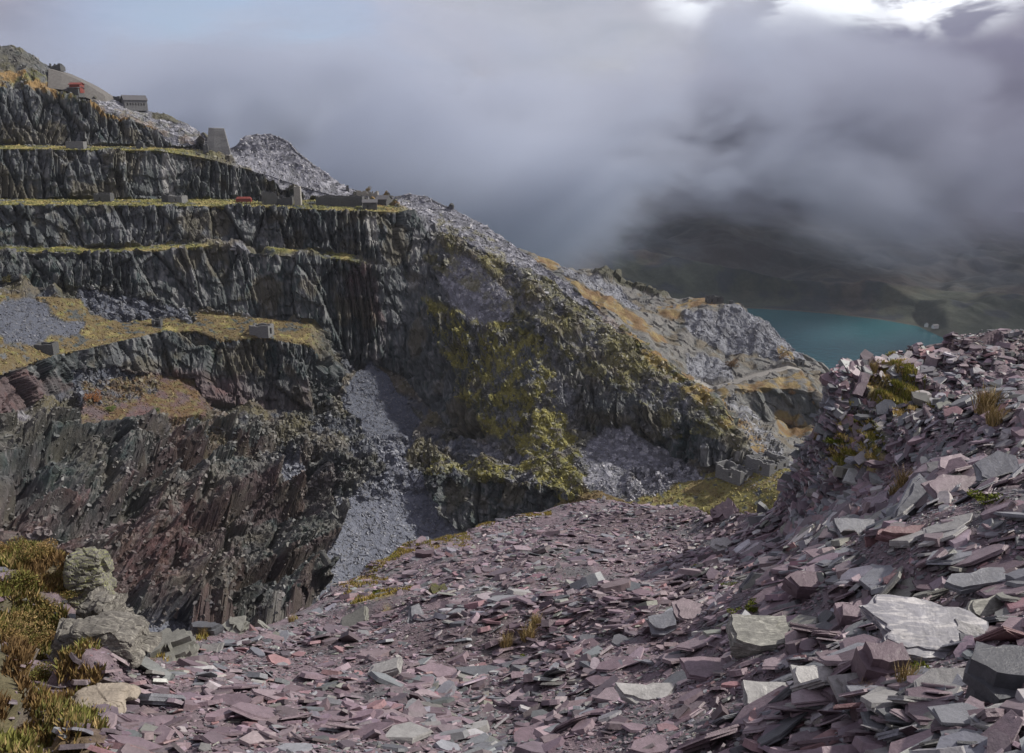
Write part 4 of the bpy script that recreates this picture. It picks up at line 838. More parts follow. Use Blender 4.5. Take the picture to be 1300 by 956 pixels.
def slabs():
    d = NS; p = d['p']; gx, gy = project(p); dist = np.linalg.norm(p, axis=1)
    keep = np.ones(len(p), bool)
    for hx, hy, a, b in HERO:
        near = ((gx-hx)/a)**2+((gy-hy)/b)**2 < 1
        keep &= ~(near & (d['s'] > .06))
    vis = keep & (gx > 150) & (gx < 1300) & (gy > 440) & (gy < 945) & (d['s'] > .10)
    score = np.where(vis, d['s']/dist, 0)
    top = np.argsort(-score)[:240]
    names = {}
    cols = list(SLATE_COLS)[:8]; cv = np.array([SLATE_COLS[c] for c in cols])
    meshes = {}
    for t in top:
        px_, py_ = gx[t], gy[t]
        c = cols[int(np.argmin(((cv/cv.sum(1, keepdims=True)-d['c'][t]/d['c'][t].sum())**2).sum(1)*6+((cv.sum(1)-d['c'][t].sum())/1.2)**2))]
        k = int(rng.integers(0, len(PROT2)))
        if (k, c) not in meshes:
            V, Fc = PROT2[k]; loops = np.concatenate([np.array(f) for f in Fc]); T = np.array([len(f) for f in Fc])
            meshes[(k, c)] = mesh_arrays('loose_slate', V, loops, np.concatenate([[0], np.cumsum(T)[:-1]]), T, SM[c])
        o = link('loose_slate', meshes[(k, c)])
        n = d['M'][t][:, 2]; up = n[2]/np.linalg.norm(n)
        pose = 'lying nearly flat' if up > .92 else ('lying tilted' if up > .75 else 'leaning steeply')
        if px_ > 985 and py_ < 600: where = 'on the stacked mound above the lake'
        elif px_ > 985: where = 'among the big slabs below the mound'
        elif py_ > 800: where = 'on fine chips low on the slope'
        elif dist[t] > 15: where = 'on the crest above the pit'
        else: where = 'on the middle of the spoil slope'
        size = 'large' if d['s'][t] > .3 else ('medium' if d['s'][t] > .2 else 'small')
        o['label'] = f'{size} {c} slate {pose} {where}'; o['category'] = 'slate'
        o['group'] = 'loose slates of the near spoil heap'
        M = d['M'][t].copy(); M[:, 2] *= .8 if d['pid'][t] < 14 else 1.4
        o.matrix_world = Matrix.Translation(Vector(p[t])) @ Matrix(M.tolist()).to_4x4()
        keep[t] = False
    k = np.where(keep)[0]
    me = scatter_mesh('slate_rubble', PROT, d['pid'][k], d['M'][k], p[k], d['c'][k], MR)
    link('slate_rubble', me, kind='stuff', label='purple and grey slate chips covering the near spoil heap', category='slate rubble')
slabs()
# ------------------------------------------------------------------ quarry buildings
MW = mat_rock('slate_walling', (.165, .168, .170), 1.6, .7, .15, .8, .35, (1, 1, 3))
MWD = mat_rock('dark_walling', (.085, .088, .090), 1.6, .7, .15, .8, .35, (1, 1, 3))
MWP = mat_rock('pale_walling', (.30, .29, .26), 1.6, .7, .15, .8, .3, (1, 1, 3))
MWT = mat_rock('wall_top', (.27, .27, .28), 2.5, .7, .1, .8, .35)
MROOF = mat_rock('roof_slates', (.10, .10, .105), 2.0, .5, .1, .6, .25)
MRED = mat_rock('rusty_red_iron', (.19, .045, .035), 2.0, .3, .05, .6, .35)
MTIM = mat_rock('old_timber', (.10, .075, .055), 3.0, .3, .05, .8, .3)
MWHITE = mat_rock('white_render', (.70, .69, .66), 1.0, .1, .05, .8, .06)
def on(D, px, py):
    P = D[0]; hx, hy = project(P)
    d = (hx-px)**2+(hy-py)**2
    if D is QD: d = np.where(D[9] >= 1.95, d, 1e9)
    k = np.unravel_index(np.argmin(d), d.shape); return P[k].copy()
def box_geo(lo, hi, V, Fc):
    o = len(V); x0, y0, z0 = lo; x1, y1, z1 = hi
    V += [(x0, y0, z0), (x1, y0, z0), (x1, y1, z0), (x0, y1, z0), (x0, y0, z1), (x1, y0, z1), (x1, y1, z1), (x0, y1, z1)]
    Fc += [[o+i for i in f] for f in ((0, 3, 2, 1), (4, 5, 6, 7), (0, 1, 5, 4), (1, 2, 6, 5), (2, 3, 7, 6), (3, 0, 4, 7))]
def to_mesh(name, V, Fc, mat):
    loops = np.concatenate([np.array(f) for f in Fc]); T = np.array([len(f) for f in Fc])
    return mesh_arrays(name, np.array(V, float), loops, np.concatenate([[0], np.cumsum(T)[:-1]]), T, mat)
def wall_mesh(length, h, th, holes, mat, r, ragged=0, gable=0, foot=1.2):
    """a rubble wall along +x, full height slices between and around its openings, with an uneven or gabled top"""
    cuts = {0., length}
    for a, b, z0, z1 in holes: cuts |= {a, b}
    step = .55; cuts |= set(np.arange(step, length-.2, step).tolist()); cs = sorted(cuts)
    cs = [c for i, c in enumerate(cs) if i == 0 or c-cs[i-1] > .04 or any(abs(c-q) < 1e-6 for hh in holes for q in hh[:2])]
    V, Fc = [], []; jag = 0
    def tp(x): return h+(gable*(1-abs(2*x/length-1)) if gable else 0)
    prev = None
    for a, b in zip(cs[:-1], cs[1:]):
        jag = .7*jag+r.uniform(-1, .6)*ragged
        m = (a+b)/2; ta, tb = tp(a)+min(jag, .1*ragged), tp(b)+min(jag, .1*ragged)
        segs = [(-foot, None)]; inside = [hh for hh in holes if hh[0] <= m <= hh[1]]
        if inside:
            _, _, z0, z1 = inside[0]; segs = [(-foot, z0), (z1, None)]
        for lo, hi in segs:
            if hi is None and ta <= lo+.05: continue
            if hi is not None and hi <= lo+.02: continue
            e = r.uniform(-.012, .012); o = len(V); ha, hb = (ta, tb) if hi is None else (hi, hi)
            V += [(a, -th/2+e, lo), (b, -th/2+e, lo), (b, th/2+e, lo), (a, th/2+e, lo), (a, -th/2+e, ha), (b, -th/2+e, hb), (b, th/2+e, hb), (a, th/2+e, ha)]
            Fc += [[o+i for i in f] for f in ((0, 3, 2, 1), (4, 5, 6, 7), (0, 1, 5, 4), (1, 2, 6, 5), (2, 3, 7, 6), (3, 0, 4, 7))]
    return to_mesh('wall', V, Fc, mat)
BR = np.random.default_rng(5)
def house(name, label, cat, base, yaw, w, d, h, front=(), left=(), mat=None, roof=None, ragged=.3, th=.6, parts=(), roofmat=None, group=None, gable=None):
    """w along its own x (seen on the right), d along y; holes as fractions (a, b, z0, z1) of length, metres of height"""
    mat = mat or MW
    root = bpy.data.objects.new(name, None); C.objects.link(root); root['label'] = label; root['category'] = cat
    if group: root['group'] = group
    root.location = base; root.rotation_euler.z = yaw
    g = gable if gable is not None else (roof or 0)
    def put(L_, holes, x, y, rz, gb=0, hh=h, rag=ragged, m=mat):
        me = wall_mesh(L_, hh, th, [(a*L_, b*L_, z0, z1) for a, b, z0, z1 in holes], m, BR, rag, gb)
        o = link('wall', me, root); o.location = (x, y, 0); o.rotation_euler.z = rz
    put(w, front, -w/2, -d/2+th/2, 0); put(w, (), -w/2, d/2-th/2, 0)
    put(d-2*th, left, -w/2+th/2, -d/2+th, pi/2, g); put(d-2*th, left, w/2-th/2, -d/2+th, pi/2, g)
    for kind, f in parts:
        me = wall_mesh((d-2*th) if kind == 'x' else (w-2*th), h, th*.8, [], mat, BR, ragged*1.2)
        o = link('partition_wall', me, root)
        if kind == 'x': o.location = (-w/2+w*f, -d/2+th, 0); o.rotation_euler.z = pi/2
        else: o.location = (-w/2+th, -d/2+d*f, 0)
    if roof:
        V, Fc = [], []; e = .35; t = .18
        for s in (-1, 1):
            o = len(V)
            y0, y1 = s*(d/2+e), 0; z0, z1 = h-.12*e, h+roof+.02
            V += [(-w/2-e, y0, z0), (w/2+e, y0, z0), (w/2+e, y1, z1), (-w/2-e, y1, z1), (-w/2-e, y0, z0+t), (w/2+e, y0, z0+t), (w/2+e, y1, z1+t), (-w/2-e, y1, z1+t)]
            Fc += [[o+i for i in f] for f in ((0, 3, 2, 1), (4, 5, 6, 7), (0, 1, 5, 4), (1, 2, 6, 5), (2, 3, 7, 6), (3, 0, 4, 7))]
        link('roof', to_mesh('roof', V, Fc, roofmat or MROOF), root)
    return root
def M_(p): return np.linalg.norm(p)/1126.
# ruined barracks on the grassy platform
b1 = at(936, 600, 268); b1 = on(QD, 936, 602)
k = M_(b1)
house('ruined_barracks', 'roofless stone barracks block nearer to the pit, with pale wall tops', 'ruined building', b1+np.array([0, 0, -.3]), radians(36), 9.4, 10.0, 3.7, front=((.2, .34, .9, 2.2), (.62, .78, 0, 2.2)), left=((.3, .45, .7, 2.3),), ragged=.55, parts=(('y', .45), ('x', .5)))
b2 = on(QD, 974, 592)
house('ruined_barracks', 'roofless stone barracks block behind the other, with a gaping open interior', 'ruined building', b2+np.array([0, 0, -.3]), radians(36), 9.6, 9.4, 3.6, front=((.25, .38, .9, 2.2), (.7, .82, .9, 2.2)), left=((.3, .45, 0, 2.1),), ragged=.45, parts=(('x', .3),))
# main gallery, left to right
p = on(QD, 132, 256); house('stone_hut', 'small dark stone hut against the cliff near the left end of the main gallery', 'hut', p, .1, 18*M_(p), 5, 3.4, front=((.3, .42, 0, 2),), mat=MWD, ragged=.35)
p = on(QD, 226, 257); house('stone_hut', 'stone hut with one square window below the pale cliff sheet on the main gallery', 'hut', p, -.15, 17*M_(p), 5, 3.0, front=((.4, .58, .9, 2.0),), ragged=.25)
p = on(QD, 213, 256); house('stone_hut', 'tall dark roofless hut next to the hut with one square window', 'hut', p, .05, 9*M_(p), 4, 3.6, mat=MWD, ragged=.4)
p = on(QD, 343, 259); house('ruined_wall_building', 'ruined dark slate building with ragged walls on the gallery left of the long shed', 'ruined building', p, .25, 17*M_(p), 7, 5.4, front=((.1, .22, .8, 2.4),), mat=MWD, ragged=1.1)
p = on(QD, 362, 259); house('ruined_wall_building', 'low dark slate ruin between the ragged building and the pale pillar', 'ruined building', p, .1, 18*M_(p), 6, 3.6, mat=MWD, ragged=.9)
p = on(QD, 432, 261); house('long_shed', 'long low windowed slate shed without a roof on the main gallery', 'building', p, .02, 56*M_(p), 7.5, 4.3, front=((.30, .34, 1.2, 2.4), (.52, .58, 1.2, 2.6), (.78, .82, 1.2, 2.4)), mat=MWD, ragged=.35, left=((.3, .6, 0, 2.4),))
p = on(QD, 470, 266); house('gabled_shed', 'small shed at the edge of the gallery right of the long shed', 'shed', p, .12, 17*M_(p), 5.5, 2.9, mat=MWD, roof=1.1, front=((.3, .4, .8, 1.9),))
p = on(QD, 488, 262); house('gabled_shed', 'small gabled shed behind and right of the edge shed', 'shed', p, -.3, 14*M_(p), 6, 3.2, mat=MWD, roof=1.6)
p = on(QD, 465, 257); house('ruined_wall_building', 'sunlit ragged wall fragment on the ridge above the small sheds', 'ruined building', p+np.array([0, 5, .6]), .0, 26*M_(p), 4, 4.2, front=((.5, .7, 0, 2.6),), mat=MWP, ragged=1.3)
def pier(name, label, px, py, wpx, hpx, taper, mat, cat, yaw=.2, dep=.7):
    p = on(QD, px, py); k = M_(p); w, h = wpx*k/2, hpx*k
    V, Fc = [], []; n = 9
    for i in range(n+1):
        t = i/n; s = 1-taper*t
        for x, y in ((-1, -1), (-.3, -1.04), (.3, -1.0), (1, -1), (1.03, 0), (1, 1), (0, 1.03), (-1, 1), (-1.02, 0)):
            V.append((x*w*s+BR.uniform(-.06, .06), y*w*dep*s+BR.uniform(-.06, .06), -1.5*(i == 0)+h*t+(BR.uniform(-.3, .3) if i == n else 0)))
    for i in range(n):
        for j in range(9): Fc.append([i*9+j, i*9+(j+1) % 9, (i+1)*9+(j+1) % 9, (i+1)*9+j])
    Fc.append([n*9+j for j in range(9)])
    o = link(name, to_mesh(name, V, Fc, mat), label=label, category=cat); o.location = p; o.rotation_euler.z = yaw; return o
pier('stone_pier', 'big tapering stone drum-house pier standing against the sky', 277, 193, 27, 27, .38, MW, 'pier', .25, .8)
pier('stone_pier', 'pale square pillar right of the ruined slate buildings', 379, 260, 8, 22, .05, MWP, 'pillar', .0, .8)
pier('stone_pier', 'dark stump at the left foot of the tapering pier', 262, 193, 6, 9, .1, MWD, 'pier stump')
pier('stone_pier', 'small standing stone on the skyline left of the ridge ruins', 441, 243, 4, 7, .3, MWD, 'standing stone')
# upper gallery
p = on(QD, 98, 188); house('stone_hut', 'long low hut with a flat top on the upper gallery', 'hut', p, .05, 19*M_(p), 4, 2.9, ragged=.1, mat=MW)
p = on(QD, 179, 188); house('stone_hut', 'tiny black hut at the right end of the upper gallery', 'hut', p, .1, 8*M_(p), 3, 2.4, mat=MWD, ragged=.3)
# top of the hill
p = on(QD, 110, 117)+np.array([0, -9, .5]); house('red_shed', 'rusty red iron shed high on the incline', 'shed', p, -.1, 12*M_(p), 3.5, 2.3, mat=MRED, roof=.8, roofmat=MRED)
p = on(QD, 105, 121)+np.array([0, -6, 0]); house('dark_shed', 'dark stone shed in front of the red iron shed', 'shed', p, -.2, 13*M_(p), 4, 2.6, mat=MWD, roof=.7)
p = on(QD, 173, 134); house('gabled_mill', 'roofed stone building with a row of small windows at the brow of the hill', 'building', p, .55, 24*M_(p), 9, 3.4, front=tuple((a, a+.05, 1., 2.2) for a in (.1, .22, .34, .46, .58, .70, .82)), roof=2.2, mat=MW)
p = on(QD, 147, 130); house('dark_shed', 'low dark wall-like shed left of the roofed mill', 'shed', p, -.1, 17*M_(p), 5, 2.6, mat=MWD, ragged=.3)
def incline():
    q = np.array([at(x, y, r) for x, y, r in [(66, 90, 474), (82, 95, 472), (100, 103, 470), (118, 112, 467), (137, 124, 465)]])
    low = np.array([at(x, y, r) for x, y, r in [(62, 106, 464), (80, 108, 463), (100, 114, 462), (118, 121, 461), (137, 127, 461)]])
    V, Fc = [], []; n = len(q)
    for i in range(n):
        a, b = q[i]+np.array([0, 0, .8]), low[i]-np.array([0, 0, 2]); V += [tuple(b+np.array([0, -1.5, 0])), tuple(a+np.array([0, -3, 0])), tuple(a+np.array([0, 6, 0])), tuple(b+np.array([0, 6, 0]))]
    for i in range(n-1):
        for j in range(4): Fc.append([i*4+j, i*4+(j+1) % 4, (i+1)*4+(j+1) % 4, (i+1)*4+j])
    Fc += [[3, 2, 1, 0], [(n-1)*4+j for j in range(4)]]
    link('incline_embankment', to_mesh('incline_embankment', V, Fc, mat_rock('embankment_stone', (.13, .125, .118), 1.0, .5, .2, .85, .25)), label='pale masonry embankment of the steep incline at the top of the hill', category='embankment')
incline()
p = on(QD, 74, 88); house('ruined_wall_building', 'broken winding-house walls at the head of the pale embankment', 'ruined building', p+np.array([0, 0, .6]), -.1, 13*M_(p), 4, 2.0, mat=MWD, ragged=1.0)
# middle bench
p = on(QD, 200, 414); house('stone_hut', 'small dark hut with an open doorway in the middle of the bench', 'hut', p, .1, 10*M_(p), 3.2, 2.7, front=((.25, .75, 0, 2.0),), mat=MWD, ragged=.3)
p = on(QD, 60, 446); house('stone_hut', 'low dark hut near the left edge of the bench', 'hut', p, .05, 20*M_(p), 4.5, 2.8, mat=MWD, ragged=.2)
p = on(QD, 332, 423); house('stone_hut', 'grey flat-topped hut at the right end of the bench above the rock promontory', 'hut', p, -.2, 25*M_(p), 5, 3.6, left=((.2, .6, 0, 2.4),), mat=MW, ragged=.35)
# iron wagon frame by the cliff on the main gallery
def wagon():
    p = on(QD, 310, 258); k = M_(p); r = bpy.data.objects.new('rusty_machine', None); C.objects.link(r); r.location = p; r['label'] = 'bright red rusty machine lying on the main gallery grass'; r['category'] = 'machine'
    V, Fc = [], []; w = 18*k
    box_geo((-w/2, -1, .8), (w/2, 1, 2.1), V, Fc); link('body', to_mesh('body', V, Fc, MRED), r)
    V, Fc = [], []
    V += [(-w/2, -1.1, 2.1), (w/2, -1.1, 2.1), (w/2, 1.1, 2.1), (-w/2, 1.1, 2.1), (-w*.42, 0, 2.9), (w*.42, 0, 2.9)]; Fc += [[0, 1, 5, 4], [2, 3, 4, 5], [1, 2, 5], [3, 0, 4]]
    link('cover', to_mesh('cover', V, Fc, MRED), r)
    for x in (-.4, -.1, .2, .45):
        V, Fc = [], []; box_geo((x*w-.15, -.9, -.3), (x*w+.15, -.6, .8), V, Fc); link('leg', to_mesh('leg', V, Fc, MRED), r)
wagon()
# tip: ruins, hut on the bend of the road, small things
p = on(SD, 907, 384); house('ruined_mill', 'dark ruin on the flat top of the waste tip above the lake', 'ruined building', p, .2, 18*M_(p), 7, 4.0, front=((.1, .25, 0, 3), (.5, .62, .8, 3.)), mat=MWD, ragged=1.6, parts=(('x', .5),))
p = on(SD, 928, 386); house('stone_hut', 'tiny dark hut right of the ruin at the edge of the tip', 'hut', p, .0, 5*M_(p), 2, 2.2, mat=MWD, ragged=.2)
p = on(SD, 1014, 463); house('stone_hut', 'dark hut at the bend of the incline road', 'hut', p, .3, 9*M_(p), 4, 3.0, mat=MWD, ragged=.4, front=((.3, .6, 0, 2.),))
p = on(SD, 856, 391); house('stone_hut', 'small bright white cabin among rubble on the tip', 'hut', p, .1, 3.4*M_(p), 1.4, 1.5, mat=MWHITE, roof=.4, th=.2)
for i, (x, y, w_, lab) in enumerate(((1187, 415, 9, 'larger white house on the far shore of the lake'), (1176, 413, 5, 'smaller white house left of the larger one on the far shore'))):
    d_ = bearing(x, y); rr_ = 1.0
    P_ = at(x, y, (-LAKE_Z-7)/(-d_[2]/math.hypot(d_[0], d_[1])))
    house('white_house', lab, 'house', P_+np.array([0, 0, -1]), .2+i, w_*M_(P_)*.75, 5, 3, mat=MWHITE, roof=2, th=.5, front=((.2, .3, 1, 2.5), (.6, .7, 1, 2.5)))
# ------------------------------------------------------------------ plants and mid-distance rocks
def leaf_mat(name, c, var=.4, rough=.8):
    m, nt, b = nodes(name); L = nt.links.new
    a = N(nt, 'ShaderNodeAttribute', attribute_name='Col'); L(a.outputs['Color'], b.inputs['Base Color']); b.inputs['Roughness'].default_value = rough; b.inputs['Specular IOR Level'].default_value = .15
    return m
MLEAF = leaf_mat('leafage', None)
PR = np.random.default_rng(21)
def quads(cen, d1, d2, col):
    """leaf-like quads: centre, half-length vector, half-width vector"""
    V = np.stack([cen-d1, cen+d2*1.0-d1*.1, cen+d1, cen-d2*1.0-d1*.1], 1).reshape(-1, 3); n = len(cen)
    return V, np.arange(n*4), np.arange(n)*4, np.full(n, 4), np.repeat(col, 4, 0)
def grass_tuft(name, n, h, spread, cols, lean=.5):
    a = PR.uniform(0, 2*pi, n); r = spread*np.sqrt(PR.uniform(0, 1, n)); hh = h*PR.uniform(.45, 1, n)
    b = np.stack([np.cos(a)*r, np.sin(a)*r, 0*r-.02], 1); la = PR.uniform(0, 2*pi, n); ll = PR.uniform(.1, lean, n)*hh
    mid = b+np.stack([np.cos(la)*ll*.35, np.sin(la)*ll*.35, hh*.6], 1); tip = b+np.stack([np.cos(la)*ll, np.sin(la)*ll, hh*.95], 1)
    w = .004*PR.uniform(.6, 1.4, n)[:, None]; s = np.stack([-np.sin(la+1), np.cos(la+1), 0*la], 1)*w
    V = np.stack([b-s, b+s, mid+s*.8, mid-s*.8, tip], 1).reshape(-1, 3)
    o = np.arange(n)[:, None]*5; L_ = np.concatenate([o+np.array([0, 1, 2, 3]), o+np.array([3, 2, 4])], 1).ravel()
    T = np.tile([4, 3], n); S = np.concatenate([[0], np.cumsum(T)[:-1]])
    c = np.array(cols)[PR.integers(0, len(cols), n)]*PR.uniform(.7, 1.3, (n, 1))
    return mesh_arrays(name, V, L_, S, T, MLEAF, np.repeat(c, 5, 0))
def shrub_mesh(name, n, size, cols, flat=.6, leaf=.02, lob=5):
    lobes = PR.normal(0, .34, (lob, 3)); lobes[:, 2] = np.abs(lobes[:, 2])*.8+.15; lr = PR.uniform(.28, .5, lob)
    k = PR.integers(0, lob, n); d = PR.normal(0, 1, (n, 3)); d /= np.linalg.norm(d, axis=1, keepdims=True)
    c = lobes[k]+d*(lr[k]*PR.uniform(.55, 1.08, n))[:, None]; c[:, 2] *= flat; c[:, 2] = np.maximum(c[:, 2], -.05); c *= size
    a = d+PR.normal(0, .7, (n, 3)); a[:, 2] += .5; a /= np.linalg.norm(a, axis=1, keepdims=True); b = np.cross(a, PR.normal(0, 1, (n, 3))); b /= np.linalg.norm(b, axis=1, keepdims=True)
    s = leaf*PR.uniform(.6, 1.5, (n, 1))
    col = np.array(cols)[(k+PR.integers(0, 2, n)) % len(cols)]*PR.uniform(.65, 1.35, (n, 1))
    return mesh_arrays(name, *quads(c, a*s, b*s*.38, col)[0:4], MLEAF, quads(c, a*s, b*s*.38, col)[4])
DRY = [(.36, .27, .13), (.42, .33, .18), (.28, .20, .09), (.22, .18, .07)]
GRN = [(.11, .13, .03), (.16, .17, .045), (.08, .10, .025), (.20, .18, .06)]
HEA = [(.17, .105, .045), (.26, .18, .07), (.12, .11, .035), (.18, .18, .05), (.30, .21, .10)]
MOS = [(.12, .15, .02), (.09, .11, .02), (.17, .19, .03)]
def plant(name, label, px, py, me, s=1, cat='plant', group=None, yaw=0):
    p, nn = surf(px, py); o = link(name, me, label=label, category=cat)
    if group: o['group'] = group
    o.location = p; o.scale = (s, s, s); o.rotation_euler.z = yaw; return o
tufts = [grass_tuft('dry_grass', 220, .32, .09, DRY, .7) for _ in range(3)]
for i, (x, y, s, lab) in enumerate([(1140, 612, 1.0, 'tall straw-coloured grass tuft at the foot of the mound'), (1128, 622, .7, 'short dry tuft just below the tall straw tuft'), (1260, 548, 1.1, 'wide blond grass tuft on the right of the mound'), (1273, 556, .8, 'smaller blond tuft beside the wide one on the mound'), (1018, 622, .7, 'yellowish tuft at the left foot of the mound'), (1022, 558, .6, 'brown tuft hanging on the left face of the mound'), (1145, 855, .55, 'straw tuft growing under the streaked slab'), (1088, 862, .4, 'straw tuft at the foot of the dark prop block'), (640, 806, .7, 'blond tuft standing in the middle of the purple slope'), (668, 800, .8, 'wide pale tuft right of the blond one on the slope'), (682, 795, .6, 'pale tuft at the right end of the tuft group on the slope'), (1108, 470, .6, 'dry tuft on the mossy crest of the mound'), (1150, 442, .5, 'thin grass on the skyline of the mound'), (255, 800, .5, 'golden tuft on the rim beside the dark block'), (365, 770, .5, 'golden tuft on the rim right of the standing slab')]):
    plant('dry_grass_tuft', lab, x, y, tufts[i % 3], s, 'grass tuft', yaw=i*1.3)
gt = [shrub_mesh('moss_cushion', 900, .16, MOS, .35, .010, 6) for _ in range(3)]
for i, (x, y, s, lab) in enumerate([(962, 778, 1.1, 'bright green plants in the dip under the upright pointed slab'), (938, 780, .8, 'bright green moss left of the plants under the pointed slab'), (922, 733, .6, 'small green cushion above the upright pointed slab'), (1000, 800, .6, 'green moss between two blocks right of the greenish block'), (1272, 672, 1.3, 'yellow-green moss cushion near the right edge of the heap'), (1236, 785, .9, 'moss under the slates right of the streaked slab'), (1278, 792, .9, 'moss between flakes at the far right edge'), (660, 810, .5, 'small green cushion below the pale tufts'), (870, 766, .5, 'moss beside the wide sloping purple slab'), (1050, 560, 1.2, 'bright moss hanging on the left face of the mound'), (885, 725, .6, 'brownish moss above the chips left of the big slabs'), (1165, 852, .8, 'green moss in front of the streaked slab'), (460, 752, .9, 'yellowish moss on the lichen strip'), (478, 748, .9, 'second cushion of moss on the lichen strip, nearer the crest')]):
    plant('moss_cushion', lab, x, y, gt[i % 3], s, 'moss', yaw=i*1.9)
# the mossy brow and hollow of the mound: low turf, one uncountable mat
def turf(name, label, polys, n, cols, size, D=HD, seed=3):
    rg = np.random.default_rng(seed); P, nm, rid, px, py, mz = D
    qx, qy = px+fbm(P[..., 0], P[..., 1], P[..., 2], 3, 500)*10, py+fbm(P[..., 0], P[..., 1], P[..., 2], 3, 501)*8
    w = np.zeros(px.shape)
    for q in polys: w = np.maximum(w, poly(qx, qy, q))
    p, i, j = pick(P, w*(rid[:, None] > 3.7), n, rg)
    keep = fbm(p[:, 0]/.35, p[:, 1]/.35, p[:, 2]/.35, 3, 502) > -.25; p, i, j = p[keep], i[keep], j[keep]; m = len(p)
    a = rg.normal(0, .55, (m, 3)); a[:, 2] = 1; a += nm[i, j]*.6; a /= np.linalg.norm(a, axis=1, keepdims=True)
    b = np.cross(a, rg.normal(0, 1, (m, 3))); b /= np.linalg.norm(b, axis=1, keepdims=True); s = size*rg.uniform(.5, 1.6, (m, 1))
    cl = fbm(p[:, 0]/.5, p[:, 1]/.5, p[:, 2]/.5, 3, 503)
    col = np.array(cols)[np.clip(((cl+.7)/1.4*len(cols)+rg.uniform(-.8, .8, m)).astype(int), 0, len(cols)-1)]*rg.uniform(.65, 1.35, (m, 1))
    V, L_, S, T, c = quads(p+a*s*.5, a*s, b*s*.16, col)
    link(name, mesh_arrays(name, V, L_, S, T, MLEAF, c), kind='stuff', label=label, category='grass')
turf('turf_grass', 'yellow-green grass and moss on the brow and hollows of the mound', [[(1100, 445), (1140, 452), (1160, 490), (1150, 530), (1118, 525), (1105, 480), (1085, 470)], [(1035, 535), (1090, 520), (1110, 545), (1100, 575), (1060, 605), (1035, 600)], [(1070, 470), (1085, 500), (1070, 530), (1050, 510)], [(1170, 490), (1190, 500), (1180, 512), (1165, 505)]], 26000, [(.60, .47, .20), (.46, .38, .13), (.32, .30, .08), (.20, .22, .05), (.48, .36, .17)], .032)
turf('crest_grass', 'thin golden grass along the crest above the pit', [[(430, 742), (500, 702), (560, 680), (620, 658), (690, 645), (700, 650), (620, 668), (560, 692), (500, 716), (440, 752)], [(200, 838), (250, 812), (280, 806), (270, 816), (220, 840)], [(440, 748), (530, 738), (520, 758), (450, 768)], [(355, 778), (385, 772), (380, 782), (355, 786)]], 22000, [(.30, .23, .07), (.24, .19, .05), (.18, .17, .04), (.34, .25, .10)], .035, seed=5)
turf('bank_grass', 'brown and green grass covering the bank at the left edge', [[(-300, 600), (0, 680), (60, 690), (85, 730), (80, 820), (60, 840), (100, 860), (150, 880), (130, 960), (-300, 1000)]], 130000, [(.17, .11, .05), (.25, .18, .07), (.13, .13, .04), (.32, .24, .11), (.19, .19, .055)], .042, seed=6)
hs = [shrub_mesh('heather', 2600, .42, [HEA[i], HEA[(i+1) % 5], HEA[(i+3) % 5]], .7, .017, 7) for i in range(4)]
for i, (x, y, s, lab) in enumerate([(10, 705, 1.0, 'straw-topped heather at the upper left edge'), (48, 712, .9, 'brown heather on the brow of the left bank'), (22, 745, 1.1, 'dark heather clump below the brow of the left bank'), (70, 742, .7, 'green-brown heather against the lichened rock'), (18, 790, 1.0, 'bright green-brown heather low on the left edge'), (50, 778, 1.1, 'russet heather in the middle of the left bank'), (42, 820, 1.0, 'orange-brown heather above the purple stones'), (78, 766, .6, 'small heather tuft beside the purple chips'), (66, 800, .7, 'heather clump beside the stepped rock ledge'), (5, 835, .8, 'yellowish heather in the lower left corner'), (60, 852, .8, 'pale brown heather at the bottom of the left bank'), (136, 752, .5, 'heather growing down the right side of the rock pillar'), (185, 862, .5, 'golden heather in the gap at the bottom')]):
    plant('heather_bush', lab, x, y, hs[i % 4], s*.62, 'heather', yaw=i*2.1)
# shrubs far off
def far_shrub(name, label, D, px, py, wpx, cols, cat='shrub', dx=0):
    p = on(D, px, py); k = M_(p); s = wpx*k
    root = bpy.data.objects.new(name, None); C.objects.link(root); root['label'] = label; root['category'] = cat; root.location = p
    link('crown', shrub_mesh('crown', 1500, s*.62, cols, 1.0, s*.035, 8), root).location.z = s*.25
    V, Fc = [], []; box_geo((-s*.03, -s*.03, -.5), (s*.03, s*.03, s*.4), V, Fc); link('trunk', to_mesh('trunk', V, Fc, MTIM), root)
ORA = [(.20, .12, .06), (.25, .16, .08), (.15, .10, .05)]
far_shrub('bare_tree', 'round russet tree at the foot of the waste tip', SD, 928, 468, 15, ORA, 'tree')
far_shrub('bare_tree', 'russet tree below the incline road by the dark mound', SD, 1036, 515, 15, ORA, 'tree')
far_shrub('bare_tree', 'small russet tree left of the one below the incline road', SD, 1004, 502, 9, ORA, 'tree')
far_shrub('shrub', 'straw-coloured bush on the ridge among the ruins', QD, 468, 247, 11, [(.30, .23, .12), (.22, .17, .08)])
far_shrub('shrub', 'orange-brown bush on the brown bench in the pit', QD, 118, 510, 17, [(.26, .11, .045), (.30, .15, .06)])
far_shrub('shrub', 'bright green bush on the brown bench', QD, 142, 522, 9, [(.09, .15, .03), (.12, .18, .04)])
far_shrub('shrub', 'green bush right of the bright green bush on the bench', QD, 199, 525, 9, [(.08, .13, .03), (.10, .15, .04)])
far_shrub('shrub', 'dark scrub on the left ledge', QD, 12, 360, 12, [(.09, .09, .03), (.12, .10, .04)])

